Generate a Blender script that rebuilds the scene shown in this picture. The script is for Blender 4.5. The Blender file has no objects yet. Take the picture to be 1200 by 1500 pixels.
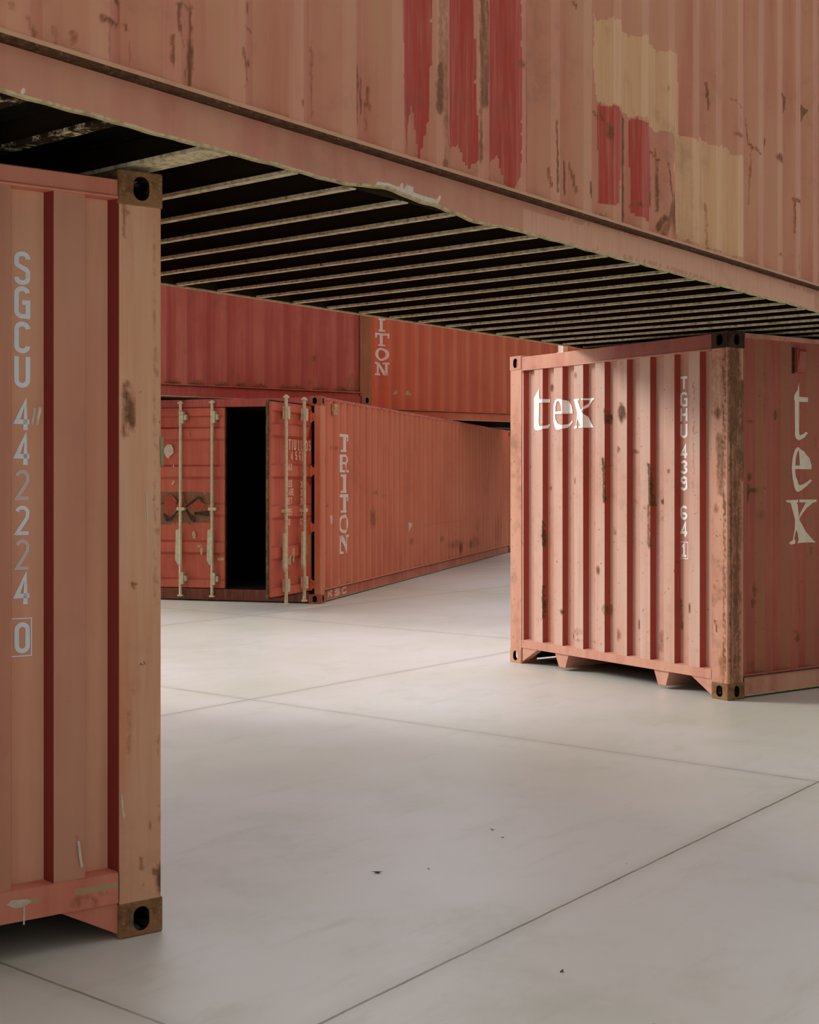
import bpy, bmesh, math, random
import numpy as np
from mathutils import Vector, Matrix
from mathutils.geometry import tessellate_polygon
random.seed(4)
M = {
 'D': [('s',3.515,0.885,3.515,0.431,0.035,0.5),('s',3.524,0.593,3.546,0.17,0.021,0.55),('s',3.336,0.495,3.32,0.231,0.01,0.5),('s',3.497,0.56,3.492,0.399,0.024,0.9),('s',3.794,0.898,3.794,0.494,0.033,0.8),('s',3.775,0.517,3.77,0.253,0.014,0.7),('s',3.834,0.867,3.834,0.587,0.014,0.8),('s',4.995,0.683,4.995,0.208,0.029,1),('s',4.955,0.495,4.955,0.234,0.016,0.9),('e',5.51,0.296,0.053,0.126,1),('s',5.472,0.352,5.397,0.185,0.021,0.7),('s',2.223,0.418,2.22,0.192,0.011,1),('s',2.144,0.421,2.149,0.345,0.004,0.8),('s',2.138,0.42,2.234,0.439,0.004,0.7),('s',2.149,0.345,2.177,0.303,0.004,0.6),('e',2.217,0.288,0.02,0.064,0.9),('e',2.186,0.22,0.012,0.021,0.6),('s',1.848,0.304,1.853,0.291,0.004,0.8),('s',1.853,0.291,1.924,0.298,0.005,0.9),('s',1.929,0.377,1.934,0.307,0.006,0.7),('e',1.919,0.37,0.018,0.01,1),('e',1.968,0.31,0.008,0.013,0.8),('e',1.617,0.196,0.022,0.015,0.6),('s',1.594,0.224,1.621,0.184,0.006,0.6),('e',1.539,0.246,0.013,0.019,0.6),('s',2.116,0.315,2.121,0.232,0.005,0.8),('s',1.761,0.235,1.761,0.207,0.004,0.6),('e',2.458,0.432,0.031,0.004,0.7),('s',2.423,0.352,2.448,0.257,0.006,0.7),('e',2.458,0.316,0.015,0.018,0.9),('e',2.433,0.231,0.01,0.009,0.7),('s',2.445,0.514,2.451,0.477,0.004,0.7),('s',3.0,0.45,3.007,0.243,0.004,0.8),('s',3.015,0.417,3.057,0.29,0.005,0.9),('s',3.057,0.415,3.053,0.29,0.005,0.9),('s',3.057,0.34,3.112,0.32,0.004,0.7),('s',3.096,0.399,3.104,0.313,0.005,0.7),('s',3.077,0.332,3.085,0.234,0.004,0.6),('e',2.711,0.245,0.008,0.014,0.8),('s',2.788,0.48,2.791,0.22,0.002,0.5),('s',4.142,0.748,4.153,0.311,0.005,0.9),('e',4.142,0.485,0.016,0.023,0.8),('e',4.067,0.715,0.032,0.023,0.7),('s',4.352,0.529,4.363,0.23,0.008,0.9),('s',4.29,0.307,4.307,0.235,0.006,0.8),('s',4.467,0.386,4.479,0.235,0.009,0.9),('s',4.514,0.379,4.55,0.262,0.006,0.8),('s',4.647,0.31,4.66,0.25,0.008,0.9),('s',4.697,0.319,4.697,0.272,0.008,0.9),('s',4.672,0.692,4.779,0.636,0.006,0.7),('s',4.779,0.684,4.856,0.573,0.01,0.8),('e',4.843,0.586,0.032,0.039,0.8),('s',5.273,0.658,5.287,0.322,0.01,0.8),('s',5.345,0.605,5.36,0.299,0.01,0.8),('s',5.419,0.55,5.464,0.385,0.007,0.8),('s',5.251,0.603,5.375,0.559,0.007,0.9),('s',5.397,0.271,5.36,0.214,0.017,0.9),('e',5.131,0.293,0.056,0.007,0.8),('e',4.779,0.19,0.051,0.007,0.8),('s',5.916,1.082,5.933,0.94,0.009,0.9),('s',6.668,1.261,6.628,1.153,0.008,0.8),('s',6.658,1.18,6.658,0.824,0.006,0.6),('s',6.438,0.994,6.466,0.864,0.008,0.8),('s',6.466,0.864,6.561,0.813,0.01,0.9),('s',6.707,0.933,6.648,0.83,0.012,0.9),('e',6.272,0.871,0.054,0.012,0.8),('e',6.848,0.852,0.051,0.024,0.9),('s',6.209,1.058,6.345,1.012,0.006,0.5),('s',7.066,0.647,7.25,0.644,0.01,0.9),('s',7.077,0.637,7.077,0.451,0.008,0.7),('s',7.441,0.719,7.476,0.167,0.013,0.8),('e',6.878,0.28,0.062,0.008,0.8),('s',7.141,0.315,7.141,0.232,0.006,0.6),('s',6.485,0.849,6.466,0.515,0.008,0.5),('s',7.228,1.185,7.228,0.557,0.006,0.5),('s',5.908,0.424,5.925,0.134,0.005,0.5),('s',4.532,1.111,4.55,1.104,0.009,0.9),('e',3.307,0.617,0.008,0.016,0.7),('e',5.419,0.929,0.015,0.017,0.5),('s',3.524,0.192,3.524,0.171,0.016,0.7),('e',3.328,0.394,0.008,0.078,0.6),('s',1.981,0.269,1.984,0.167,0.003,0.4),('s',1.709,0.236,1.713,0.17,0.004,0.4),('s',1.878,0.282,1.878,0.192,0.003,0.5),('s',2.633,0.186,2.633,0.116,0.003,0.4)],
 'Dp': [('p','red',[(3.257,0.835),(3.453,0.893),(3.448,0.561),(3.435,0.307),(3.401,0.182),(3.358,0.395),(3.307,0.216),(3.274,0.325)]),('p','red',[(3.578,0.931),(3.727,0.975),(3.741,0.565),(3.756,0.25),(3.708,0.2),(3.661,0.3),(3.587,0.245)]),('p','red',[(3.863,1.016),(4.067,1.077),(4.073,0.615),(4.067,0.231),(3.995,0.152),(3.943,0.314),(3.863,0.256)]),('p','red',[(4.76,0.712),(4.908,0.719),(4.955,0.691),(4.941,0.509),(4.915,0.26),(4.772,0.237),(4.772,0.428)]),('p','red',[(5.062,0.707),(5.23,0.71),(5.258,0.486),(5.266,0.217),(5.076,0.237)]),('p','beige',[(4.735,1.124),(4.76,1.1),(4.908,1.134),(5.022,1.116),(5.111,1.106),(5.23,1.148),(5.36,1.104),(5.494,1.128),(5.51,1.146),(5.586,1.144),(5.602,0.726),(5.744,0.733),(5.842,0.768),(5.958,0.747),(6.183,0.792),(6.209,0.745),(6.363,0.767),(6.327,0.638),(6.345,0.564),(6.391,0.534),(6.327,0.454),(6.363,0.326),(6.345,0.193),(6.13,0.184),(5.586,0.195),(5.54,0.363),(5.51,0.463),(5.472,0.525),(5.494,0.651),(5.464,0.711),(5.345,0.7),(5.216,0.731),(5.076,0.71),(4.975,0.734),(4.843,0.711),(4.76,0.728),(4.735,0.864)]),('p','pale',[(4.136,0.115),(4.273,0.119),(5.665,0.164),(7.476,0.124),(7.476,-0.013),(5.665,0.036),(4.273,0.018),(4.136,0.021)]),('p','moss',[(6.858,1.233),(6.93,1.258),(7.013,1.253),(7.003,1.177),(6.93,1.112),(6.899,1.194)]),('p','moss',[(7.141,1.199),(7.25,1.265),(7.328,1.24),(7.25,1.148),(7.206,1.201)]),('p','white',[(1.963,0.156),(1.971,0.16),(1.973,0.155),(1.965,0.151)]),('p','white',[(1.979,0.156),(1.986,0.16),(1.989,0.154),(1.981,0.15)]),('p','white',[(1.997,0.154),(2.005,0.158),(2.008,0.153),(2.0,0.149)]),('p','white',[(2.015,0.156),(2.023,0.16),(2.026,0.155),(2.018,0.151)]),('p','white',[(2.031,0.156),(2.039,0.16),(2.042,0.155),(2.034,0.151)]),('p','white',[(2.05,0.154),(2.058,0.158),(2.061,0.153),(2.053,0.149)]),('p','white',[(2.069,0.155),(2.077,0.159),(2.08,0.153),(2.072,0.149)]),('p','white',[(2.105,0.157),(2.113,0.161),(2.116,0.155),(2.107,0.151)]),('p','white',[(2.138,0.156),(2.146,0.16),(2.149,0.154),(2.141,0.15)]),('p','flake',[(1.572,0.015),(1.594,0.032),(1.612,0.045),(1.617,0.022),(1.603,0.015)]),('p','flake',[(3.144,0.025),(3.204,0.055),(3.265,0.051),(3.307,0.053),(3.358,0.057),(3.414,0.045),(3.479,0.046),(3.546,0.06),(3.524,0.021),(3.392,0.01),(3.265,-0.0),(3.164,0.003)])],
 'A': [('e',0.119,1.783,0.017,0.074,1),('s',0.134,1.725,0.136,1.69,0.007,0.7),('e',0.005,0.183,0.022,0.058,1),('e',0.025,0.209,0.015,0.011,0.8),('s',0.136,1.874,0.139,1.69,0.005,0.6),('e',0.351,0.163,0.018,0.009,0.0),('s',0.321,0.153,0.275,0.159,0.013,0.55),('s',0.239,0.154,0.232,0.119,0.007,0.6),('s',0.228,0.159,0.192,0.169,0.005,0.5),('e',0.18,0.029,0.022,0.012,0.6),('e',0.291,0.134,0.012,0.011,0.3),('e',0.02,0.641,0.008,0.07,0.3),('s',0.053,0.377,0.053,0.354,0.003,0.7),('s',0.08,0.265,0.08,0.23,0.003,0.6),('e',0.105,1.189,0.004,0.005,0.8),('s',0.119,0.837,0.124,0.63,0.003,0.4),('s',0.03,2.485,0.025,1.085,0.003,0.3),('s',0.139,2.473,0.141,2.369,0.007,0.7),('e',0.305,0.362,0.009,0.007,0.5),('s',0.008,0.429,0.005,0.335,0.005,0.5),('e',0.361,2.558,0.007,0.005,0.6),('e',0.204,2.545,0.017,0.007,0.7)],
 'Ap': [('p','white',[(0.54,0.186),(0.522,0.199),(0.469,0.193),(0.456,0.182),(0.478,0.173),(0.48,0.112),(0.485,0.113),(0.485,0.17),(0.509,0.17)]),('p','white',[(0.303,0.353),(0.296,0.352),(0.289,0.292),(0.284,0.269),(0.291,0.263),(0.298,0.3)]),('p','white',[(0.153,0.488),(0.146,0.487),(0.144,0.436),(0.139,0.413),(0.144,0.402),(0.151,0.437)]),('p','white',[(0.065,1.506),(0.061,1.505),(0.055,1.401),(0.059,1.401)]),('p','green',[(0.012,1.692),(0.0,1.693),(0.0,1.59),(0.008,1.599)]),('p','white',[(0.442,1.724),(0.433,1.782),(0.424,1.778),(0.436,1.724)]),('p','dust',[(0.469,0.193),(0.42,0.189),(0.411,0.174),(0.456,0.178)]),('p','dust',[(0.324,0.19),(0.216,0.193),(0.163,0.194),(0.148,0.173),(0.216,0.171),(0.31,0.169)])],
 'Bend': [('e',1.076,2.058,0.045,0.073,1),('s',1.251,2.039,1.251,2.001,0.027,0.8),('e',1.121,1.776,0.03,0.026,0.8),('e',0.972,1.758,0.051,0.015,0.6),('s',1.282,1.71,1.274,1.375,0.014,1),('s',0.783,1.662,0.769,1.356,0.016,1),('e',0.684,1.383,0.021,0.025,0.9),('s',0.79,1.356,0.783,1.05,0.018,0.7),('e',1.943,2.301,0.026,0.028,0.9),('e',2.341,2.411,0.022,0.029,0.6),('e',1.608,2.38,0.02,0.027,0.7),('e',1.266,2.082,0.023,0.026,0.7),('s',2.012,1.196,2.012,0.999,0.011,1),('s',2.012,0.661,2.012,0.407,0.011,1),('e',1.773,0.478,0.025,0.027,0.9),('e',1.344,0.839,0.031,0.037,0.8),('e',1.251,0.537,0.046,0.047,0.7),('s',1.415,0.647,1.415,0.459,0.008,0.6),('e',1.121,0.353,0.045,0.042,0.7),('e',0.928,0.449,0.018,0.042,0.8),('e',1.673,0.288,0.016,0.027,1),('e',0.383,0.622,0.027,0.035,0.9),('s',0.498,0.663,0.491,0.464,0.015,0.7),('e',0.698,0.369,0.028,0.06,0.6),('e',0.684,0.294,0.049,0.046,0.5),('e',0.656,0.651,0.014,0.026,0.8),('e',0.972,1.379,0.022,0.026,0.4),('s',1.009,1.352,0.994,1.041,0.026,0.35),('e',0.103,2.017,0.032,0.048,0.8),('s',0.084,1.848,0.071,1.463,0.034,0.7),('e',0.116,1.342,0.025,0.038,0.6),('e',0.129,0.787,0.026,0.029,0.5),('s',0.122,0.546,0.109,0.475,0.01,0.9),('e',0.053,0.241,0.037,0.096,0.6),('s',0.04,2.517,0.04,0.123,0.01,0.8),('s',0.135,2.429,0.135,2.042,0.048,0.4),('e',0.053,2.231,0.037,0.287,0.5),('s',2.396,1.91,2.396,0.403,0.012,0.2),('s',2.305,2.368,2.305,0.18,0.005,0.4),('e',1.471,0.265,0.24,0.016,0.3),('s',0.396,1.56,0.403,1.411,0.015,0.5),('e',0.437,1.064,0.054,0.099,0.25),('e',0.58,1.61,0.014,0.015,0.8),('e',1.575,0.336,0.065,0.033,0.4),('s',2.056,2.127,2.056,2.042,0.008,0.4),('e',1.649,1.233,0.024,0.022,0.5),('s',1.616,1.561,1.616,1.518,0.011,0.6),('e',2.144,1.562,0.018,0.017,0.6),('e',1.96,1.478,0.017,0.017,0.5),('s',0.336,2.248,0.336,1.461,0.005,0.4),('e',1.197,1.138,0.023,0.021,0.5),('e',0.906,1.045,0.022,0.026,0.5),('e',2.233,2.479,0.063,0.046,0.75)],
 'Bside': [('e',0.265,1.962,0.051,0.019,0.9),('e',0.534,2.013,0.029,0.039,0.9),('e',0.258,1.569,0.036,0.034,1),('s',0.244,1.501,0.237,1.405,0.024,1),('e',0.294,1.472,0.043,0.024,0.9),('e',0.316,0.757,0.022,0.058,0.9),('e',0.301,0.66,0.021,0.039,0.9),('e',0.759,0.386,0.053,0.035,0.9),('e',0.721,0.438,0.031,0.02,0.8),('e',0.265,0.225,0.058,0.044,0.7),('e',0.366,1.291,0.036,0.039,0.5),('e',0.287,1.122,0.014,0.019,0.8),('e',0.52,1.584,0.015,0.012,0.9),('s',0.388,2.537,0.395,1.951,0.01,0.5),('s',0.088,1.847,0.088,0.12,0.048,0.75),('s',0.032,2.516,0.032,0.124,0.014,0.9),('s',0.144,2.234,0.144,1.559,0.024,0.8),('s',0.067,2.518,0.067,1.847,0.067,0.85),('e',0.102,1.271,0.057,0.288,0.7),('e',0.951,1.813,0.023,0.05,0.5),('e',0.82,0.056,0.077,0.015,0.4),('s',0.912,1.081,0.912,0.996,0.01,0.6),('e',0.388,0.142,0.145,0.014,0.3)],
 'Cside': [('e',7.201,0.408,0.721,0.084,0.55),('e',8.675,0.364,0.58,0.115,0.5),('s',2.022,1.145,2.312,1.043,0.014,0.6),('s',4.959,0.809,8.968,0.831,0.011,0.35),('e',2.214,0.997,0.163,0.154,0.7),('s',1.864,0.913,1.864,0.63,0.014,0.6),('e',0.553,1.966,0.217,0.027,0.6),('e',7.62,0.314,0.16,0.098,0.9),('e',6.997,0.381,0.152,0.048,0.7),('e',8.389,0.339,0.17,0.076,0.7),('e',6.214,0.535,0.143,0.058,0.6),('e',4.301,0.586,0.12,0.064,0.6),('s',0.234,2.433,0.234,0.105,0.017,0.3),('e',2.378,1.38,0.132,0.029,0.8),('e',2.748,1.318,0.137,0.02,0.5),('e',10.876,0.542,0.41,0.278,0.4),('e',8.968,0.675,0.237,0.155,0.4),('e',0.208,1.786,0.052,0.086,0.7),('e',0.287,1.225,0.053,0.034,0.7),('e',0.234,0.623,0.052,0.043,0.8),('e',1.113,0.168,0.087,0.027,0.7)],
 'Csp': [('p','white',[(0.366,1.093),(0.472,1.091),(0.446,0.978),(0.392,0.98)]),('p','white',[(0.718,0.26),(0.801,0.254),(0.773,0.185),(0.718,0.189)]),('p','white',[(4.143,0.89),(4.301,0.863),(4.182,0.74),(4.104,0.775)])],
 'Cend': [('s',1.826,2.447,1.778,2.096,0.018,0.6),('e',2.046,1.176,0.125,0.105,0.0)],
 'Cendp': [('p','white',[(2.142,1.959),(2.104,2.002),(2.046,2.002),(2.017,1.949),(2.017,1.888),(2.056,1.861),(2.084,1.818),(2.113,1.835),(2.152,1.906)]),('p','white',[(2.027,1.729),(2.008,1.747),(2.008,1.694)]),('p','white',[(2.046,1.483),(2.017,1.536),(1.998,1.536),(2.027,1.484)]),('p','grime',[(2.239,1.386),(1.512,1.379),(1.503,0.996),(2.239,0.972)]),('p','black',[(2.161,1.114),(2.142,1.114),(2.065,1.035),(2.084,1.009),(2.123,1.017)]),('p','black',[(2.075,1.026),(1.96,1.159),(1.95,1.141),(2.056,1.009)]),('p','black',[(1.864,1.177),(1.835,1.186),(1.702,1.029),(1.721,0.994),(1.768,1.029)]),('p','black',[(1.854,1.203),(1.673,1.335),(1.645,1.327),(1.835,1.186)]),('p','black',[(1.645,1.335),(1.588,1.292),(1.607,1.283),(1.654,1.318)]),('p','black',[(1.721,1.134),(1.512,1.153),(1.512,1.083),(1.721,1.099)]),('p','redp',[(1.988,1.203),(1.921,1.282),(1.931,1.378),(1.873,1.379),(1.854,1.221),(1.931,1.177)]),('p','redp',[(2.142,1.325),(2.046,1.36),(1.969,1.282),(1.969,1.203),(2.065,1.079),(2.142,1.131)]),('p','redp',[(1.816,1.186),(1.664,1.3),(1.531,1.188),(1.588,1.152),(1.721,1.152)]),('p','cream',[(1.759,0.863),(1.73,0.898),(1.702,0.846),(1.711,0.785),(1.749,0.802)]),('p','cream',[(1.683,0.706),(1.626,0.716),(1.607,0.672),(1.616,0.585),(1.635,0.593),(1.645,0.672),(1.683,0.689)]),('p','cream',[(1.399,0.554),(1.315,0.555),(1.315,0.52),(1.399,0.519)])],
 'leaf': [('e',0.607,0.418,0.074,0.049,0.6),('s',0.514,0.453,0.495,0.328,0.017,0.6)],
 'leafp': [('p','tan',[(0.267,0.857),(-0.028,0.888),(-0.048,0.588),(0.071,0.467),(0.189,0.542),(0.247,0.73)]),('p','cream',[(0.551,0.703),(0.476,0.724),(0.495,0.527),(0.533,0.578)]),('p','cream',[(0.662,0.602),(0.57,0.646),(0.588,0.516),(0.662,0.536)]),('p','dkred',[(0.111,2.078),(0.012,2.252),(-0.008,2.082),(0.052,2.038)]),('p','dkred',[(0.111,1.57),(0.012,1.639),(-0.008,1.502),(0.052,1.469)])],
 'E': [('e',3.037,0.17,0.131,0.052,1.0),('e',3.396,0.17,0.134,0.052,1.0),('e',3.745,0.17,0.137,0.053,1.0),('e',4.032,0.17,0.14,0.053,1.0),('e',4.303,0.169,0.142,0.054,1.0),('e',4.694,0.169,0.146,0.055,1.0),('e',4.883,0.169,0.147,0.055,1.0),('e',5.224,0.169,0.151,0.056,1.0),('e',5.55,0.169,0.154,0.057,1.0),('e',5.772,0.169,0.156,0.057,1.0),('e',4.062,0.772,0.05,0.044,0.4),('e',3.225,0.592,0.028,0.052,0.4),('e',5.117,0.604,0.033,0.046,0.7),('e',5.063,0.277,0.032,0.037,0.7),('e',3.301,0.291,0.038,0.026,0.5),('s',5.895,1.166,5.895,-0.068,0.038,0.55),('s',5.996,1.173,5.996,-0.065,0.076,0.7),('e',5.75,0.306,0.134,0.113,0.6)],
 'Fp': [('p','cream',[(0.761,0.398),(0.804,0.481),(0.875,0.508),(0.889,0.449),(0.804,0.411)]),('p','cream',[(1.003,0.442),(1.088,0.504),(1.175,0.448),(1.146,0.411),(1.045,0.431)])],
}
T = {
 'A': [(0.495,0.448,2.288,2.181),(0.495,0.448,2.174,2.072),(0.495,0.448,2.059,1.959),(0.495,0.448,1.947,1.847),(0.495,0.448,1.805,1.707),(0.495,0.448,1.694,1.594),(0.495,0.448,1.578,1.478),(0.495,0.448,1.461,1.365),(0.495,0.448,1.352,1.251),(0.495,0.448,1.238,1.14),(0.495,0.448,1.08,0.982)],
 'Abox': [(0.508,0.441,1.094,0.972)],
 'Btghu': [(0.514,0.446,2.299,2.209),(0.514,0.446,2.184,2.084),(0.514,0.446,2.069,1.974),(0.514,0.446,1.954,1.854),(0.514,0.446,1.8,1.705),(0.514,0.446,1.685,1.59),(0.514,0.446,1.57,1.47),(0.514,0.446,1.355,1.256),(0.514,0.446,1.236,1.131),(0.514,0.446,1.076,0.986)],
 'Bbox': [(0.527,0.446,1.091,0.971)],
 'Btex': [(2.168,1.992,2.299,1.953),(1.923,1.721,2.206,1.951),(1.68,1.461,2.193,1.954)],
 'Bside': [(0.7,0.891,2.264,1.833),(0.675,0.918,1.786,1.455),(0.633,0.953,1.4,1.074)],
 'C': [(0.745,1.171,2.147,1.913),(0.745,1.171,1.877,1.644),(0.745,1.171,1.617,1.374),(0.745,1.171,1.356,1.114),(0.745,1.171,1.087,0.845),(0.745,1.171,0.818,0.575)],
 'F': [(0.384,0.705,1.965,1.744),(0.384,0.705,1.72,1.499),(0.384,0.705,1.464,1.242),(0.384,0.705,1.213,0.997),(0.384,0.705,0.962,0.74)],
 'leaf': [(0.588,2.039),(-0.048,1.929),(0.457,1.894),(0.17,1.798)],
}

PI = math.pi
W, H = 2.438, 2.591
COL = bpy.context.scene.collection

# ------------------------------------------------------------------ materials
def lin(c):
    return tuple(((x/255)/12.92 if x/255 <= .04045 else ((x/255+.055)/1.055)**2.4) for x in c) + (1,)

class NT:
    def __init__(s, name):
        s.m = bpy.data.materials.new(name); s.m.use_nodes = True
        s.t = s.m.node_tree; s.t.nodes.clear()
    def n(s, typ, **kw):
        x = s.t.nodes.new(typ)
        for k, v in kw.items():
            if k == 'inp':
                for kk, vv in v.items():
                    if isinstance(vv, bpy.types.NodeSocket): s.t.links.new(vv, x.inputs[kk])
                    else: x.inputs[kk].default_value = vv
            else: setattr(x, k, v)
        return x
    def math(s, op, a, b=0, c=0, clamp=False):
        return s.n('ShaderNodeMath', operation=op, use_clamp=clamp, inp={0: a, 1: b, 2: c}).outputs[0]
    def step(s, v, lo, hi):
        return s.n('ShaderNodeMapRange', interpolation_type='SMOOTHSTEP', inp={0: v, 1: lo, 2: hi, 3: 0.0, 4: 1.0}).outputs[0]
    def noise(s, vec, scale, detail=4, rough=.6, w=0.0):
        return s.n('ShaderNodeTexNoise', noise_dimensions='4D', inp={'Vector': vec, 'Scale': scale, 'Detail': detail, 'Roughness': rough, 'W': w}).outputs[0]
    def mix(s, f, a, b, mode='MIX'):
        x = s.n('ShaderNodeMix', data_type='RGBA', blend_type=mode)
        for i, v in ((0, f), (6, a), (7, b)):
            if isinstance(v, bpy.types.NodeSocket): s.t.links.new(v, x.inputs[i])
            else: x.inputs[i].default_value = v
        return x.outputs[2]
    def coords(s, sc=(1, 1, 1)):
        tc = s.n('ShaderNodeTexCoord')
        return s.n('ShaderNodeMapping', inp={'Vector': tc.outputs['Object'], 'Scale': sc}).outputs[0]
    def attr(s, name):
        return s.n('ShaderNodeAttribute', attribute_name=name)
    def bsdf(s, col, rough=.6, spec=.3, bump=None, bs=.2, bd=.002, metal=0.0):
        b = s.n('ShaderNodeBsdfPrincipled', inp={'Base Color': col, 'Roughness': rough, 'Specular IOR Level': spec, 'Metallic': metal})
        if bump is not None:
            bp = s.n('ShaderNodeBump', inp={'Strength': bs, 'Distance': bd, 'Height': bump})
            s.t.links.new(bp.outputs[0], b.inputs['Normal'])
        o = s.n('ShaderNodeOutputMaterial'); s.t.links.new(b.outputs[0], o.inputs[0])
        return s.m

RUST_D, RUST_L = lin((58, 38, 24)), lin((128, 78, 48))

def paint(name, pale, base, deep, seed=0.0, specks=.0, grime=.3, moss=False, edge=.0, rough=.55, streak=.6, basecast=0.0, rdark=.85):
    k = NT(name)
    c = k.coords(); cs = k.coords((5, 5, .35)); cf = k.coords((26, 26, 1.2))
    big = k.noise(c, 1.1, 3, .55, seed)
    st = k.noise(cs, 1.6, 4, .6, seed+3)
    fs = k.noise(cf, 2.0, 4, .65, seed+5)
    hi = k.noise(c, 34, 5, .7, seed+7)
    mid = k.noise(c, 9, 5, .65, seed+9)
    f = k.step(k.math('ADD', k.math('MULTIPLY', big, .5), k.math('MULTIPLY', st, .5)), .36, .64)
    col = k.mix(f, pale, base)
    f2 = k.math('MULTIPLY', k.step(fs, .45, .75), streak*.45)
    col = k.mix(f2, col, lin((190, 140, 108)))
    f3 = k.math('MULTIPLY', k.step(st, .5, .72), streak*.5)
    col = k.mix(f3, col, deep)
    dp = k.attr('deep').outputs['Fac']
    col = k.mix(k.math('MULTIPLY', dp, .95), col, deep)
    # repainted or worn areas laid out per vertex
    pa = k.attr('patch')
    pm = k.attr('patch_mask').outputs['Fac']
    al = k.step(k.math('ADD', pm, k.math('MULTIPLY', k.math('SUBTRACT', mid, .5), .9)), .34, .62)
    al = k.math('MULTIPLY', al, k.step(pm, .02, .12))
    col = k.mix(k.math('MULTIPLY', al, k.math('SUBTRACT', .98, k.math('MULTIPLY', k.step(fs, .42, .7), .4))), col, pa.outputs['Color'])
    # grime film
    g = k.math('MULTIPLY', k.step(k.math('MULTIPLY', mid, big), .26, .42), grime)
    col = k.mix(g, col, lin((110, 82, 60)))
    # rust
    ra = k.attr('rust').outputs['Fac']
    vs = k.noise(k.coords((40, 40, 7)), 1.3, 4, .7, seed+15)
    nz = k.math('ADD', k.math('MULTIPLY', hi, .4), k.math('ADD', k.math('MULTIPLY', mid, .2), k.math('MULTIPLY', vs, .4)))
    rr = k.math('ADD', ra, k.math('MULTIPLY', k.math('SUBTRACT', nz, .5), 3.0))
    if basecast: rr = k.math('ADD', rr, k.math('MULTIPLY', k.step(ra, -1.0, -.5), basecast))
    halo = k.math('MULTIPLY', k.step(rr, .12, .55), k.step(ra, .03, .3))
    core = k.math('MULTIPLY', k.step(rr, .45, .95), k.step(ra, .05, .4)) if not basecast else k.step(rr, .42, .62)
    col = k.mix(k.math('MULTIPLY', halo, .5), col, lin((150, 84, 50)))
    rc = k.mix(k.step(hi, .4, .62), lin((72, 46, 30)), lin((116, 84, 54)))
    col = k.mix(k.math('MULTIPLY', core, rdark), col, rc)
    if specks:
        sp = k.step(k.noise(c, 22, 4, .75, seed+11), .735-specks*.1, .775-specks*.1)
        col = k.mix(k.math('MULTIPLY', sp, .7), col, lin((98, 62, 42)))
    if edge:
        pr = k.n('ShaderNodeNewGeometry').outputs['Pointiness']
        e = k.math('MULTIPLY', k.step(pr, .52, .6), edge)
        col = k.mix(e, col, lin((190, 165, 130)))
    hgt = k.math('ADD', k.math('MULTIPLY', hi, .4), k.math('MULTIPLY', core, .5))
    return k.bsdf(col, k.math('ADD', rough, k.math('MULTIPLY', core, .25)), .3, hgt, .25, .0025)

def rusty(name, a, b, c3, seed=0., sc=1., dust=None):
    k = NT(name); c = k.coords()
    n1 = k.noise(c, 14*sc, 6, .7, seed); n2 = k.noise(c, 48*sc, 4, .7, seed+3)
    col = k.mix(k.step(n1, .38, .6), a, b)
    col = k.mix(k.step(n2, .55, .72), col, c3)
    return k.bsdf(col, .75, .2, n1, .4, .004)

def plain(name, a, b=None, rough=.6, sc=20, seed=0., spec=.3):
    k = NT(name); c = k.coords()
    n1 = k.noise(c, sc, 4, .65, seed)
    col = k.mix(k.step(n1, .42, .66), a, b or a)
    return k.bsdf(col, rough, spec)

def dusty(name, body, dust, seed=0.):
    """underside steel: dark faces, flaky pale deposit on faces looking down"""
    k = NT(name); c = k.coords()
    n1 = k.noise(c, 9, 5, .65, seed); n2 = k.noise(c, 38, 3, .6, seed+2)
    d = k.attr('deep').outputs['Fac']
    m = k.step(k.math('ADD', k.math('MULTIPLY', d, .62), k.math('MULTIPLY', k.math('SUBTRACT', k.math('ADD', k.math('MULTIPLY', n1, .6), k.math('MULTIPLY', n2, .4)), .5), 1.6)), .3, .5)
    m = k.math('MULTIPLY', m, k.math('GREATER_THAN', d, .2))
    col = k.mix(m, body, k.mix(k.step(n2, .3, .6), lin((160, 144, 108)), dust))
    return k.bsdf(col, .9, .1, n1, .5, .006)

def lettering_mat(name, c, wear=.3, under=(190, 130, 110)):
    k = NT(name); co = k.coords()
    n1 = k.noise(co, 30, 5, .75, 2.); n2 = k.noise(co, 7, 3, .6, 5.)
    m = k.math('MULTIPLY', k.step(k.math('ADD', k.math('MULTIPLY', n1, .5), k.math('MULTIPLY', n2, .5)), .5, .62), wear)
    return k.bsdf(k.mix(m, lin(c), lin(under)), .6, .3)

MT = {}
MT['A'] = paint('paint_salmon', lin((218, 164, 134)), lin((212, 150, 122)), lin((122, 26, 22)), 1., .0, .08, streak=.2)
MT['Apost'] = paint('paint_salmon_post', lin((214, 168, 136)), lin((210, 152, 120)), lin((196, 112, 76)), 2., .7, .15, streak=.9)
MT['Arail'] = paint('paint_salmon_rail', lin((210, 138, 114)), lin((200, 112, 94)), lin((176, 76, 64)), 4., .4, .15, streak=.4)
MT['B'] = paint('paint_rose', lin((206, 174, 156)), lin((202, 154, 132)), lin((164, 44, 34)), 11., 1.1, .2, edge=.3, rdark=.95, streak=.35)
MT['Bside'] = paint('paint_brick', lin((178, 96, 78)), lin((158, 74, 62)), lin((170, 112, 84)), 13., 1.0, .25, streak=.5)
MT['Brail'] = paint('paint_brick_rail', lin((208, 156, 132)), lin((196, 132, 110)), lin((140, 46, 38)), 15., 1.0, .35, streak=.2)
MT['Bpost'] = paint('paint_brick_post', lin((208, 160, 134)), lin((196, 136, 108)), lin((140, 88, 60)), 17., 1.2, .5)
MT['C'] = paint('paint_orange', lin((210, 124, 90)), lin((204, 110, 80)), lin((172, 74, 54)), 21., .4, .2, edge=.3, streak=.5)
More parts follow.
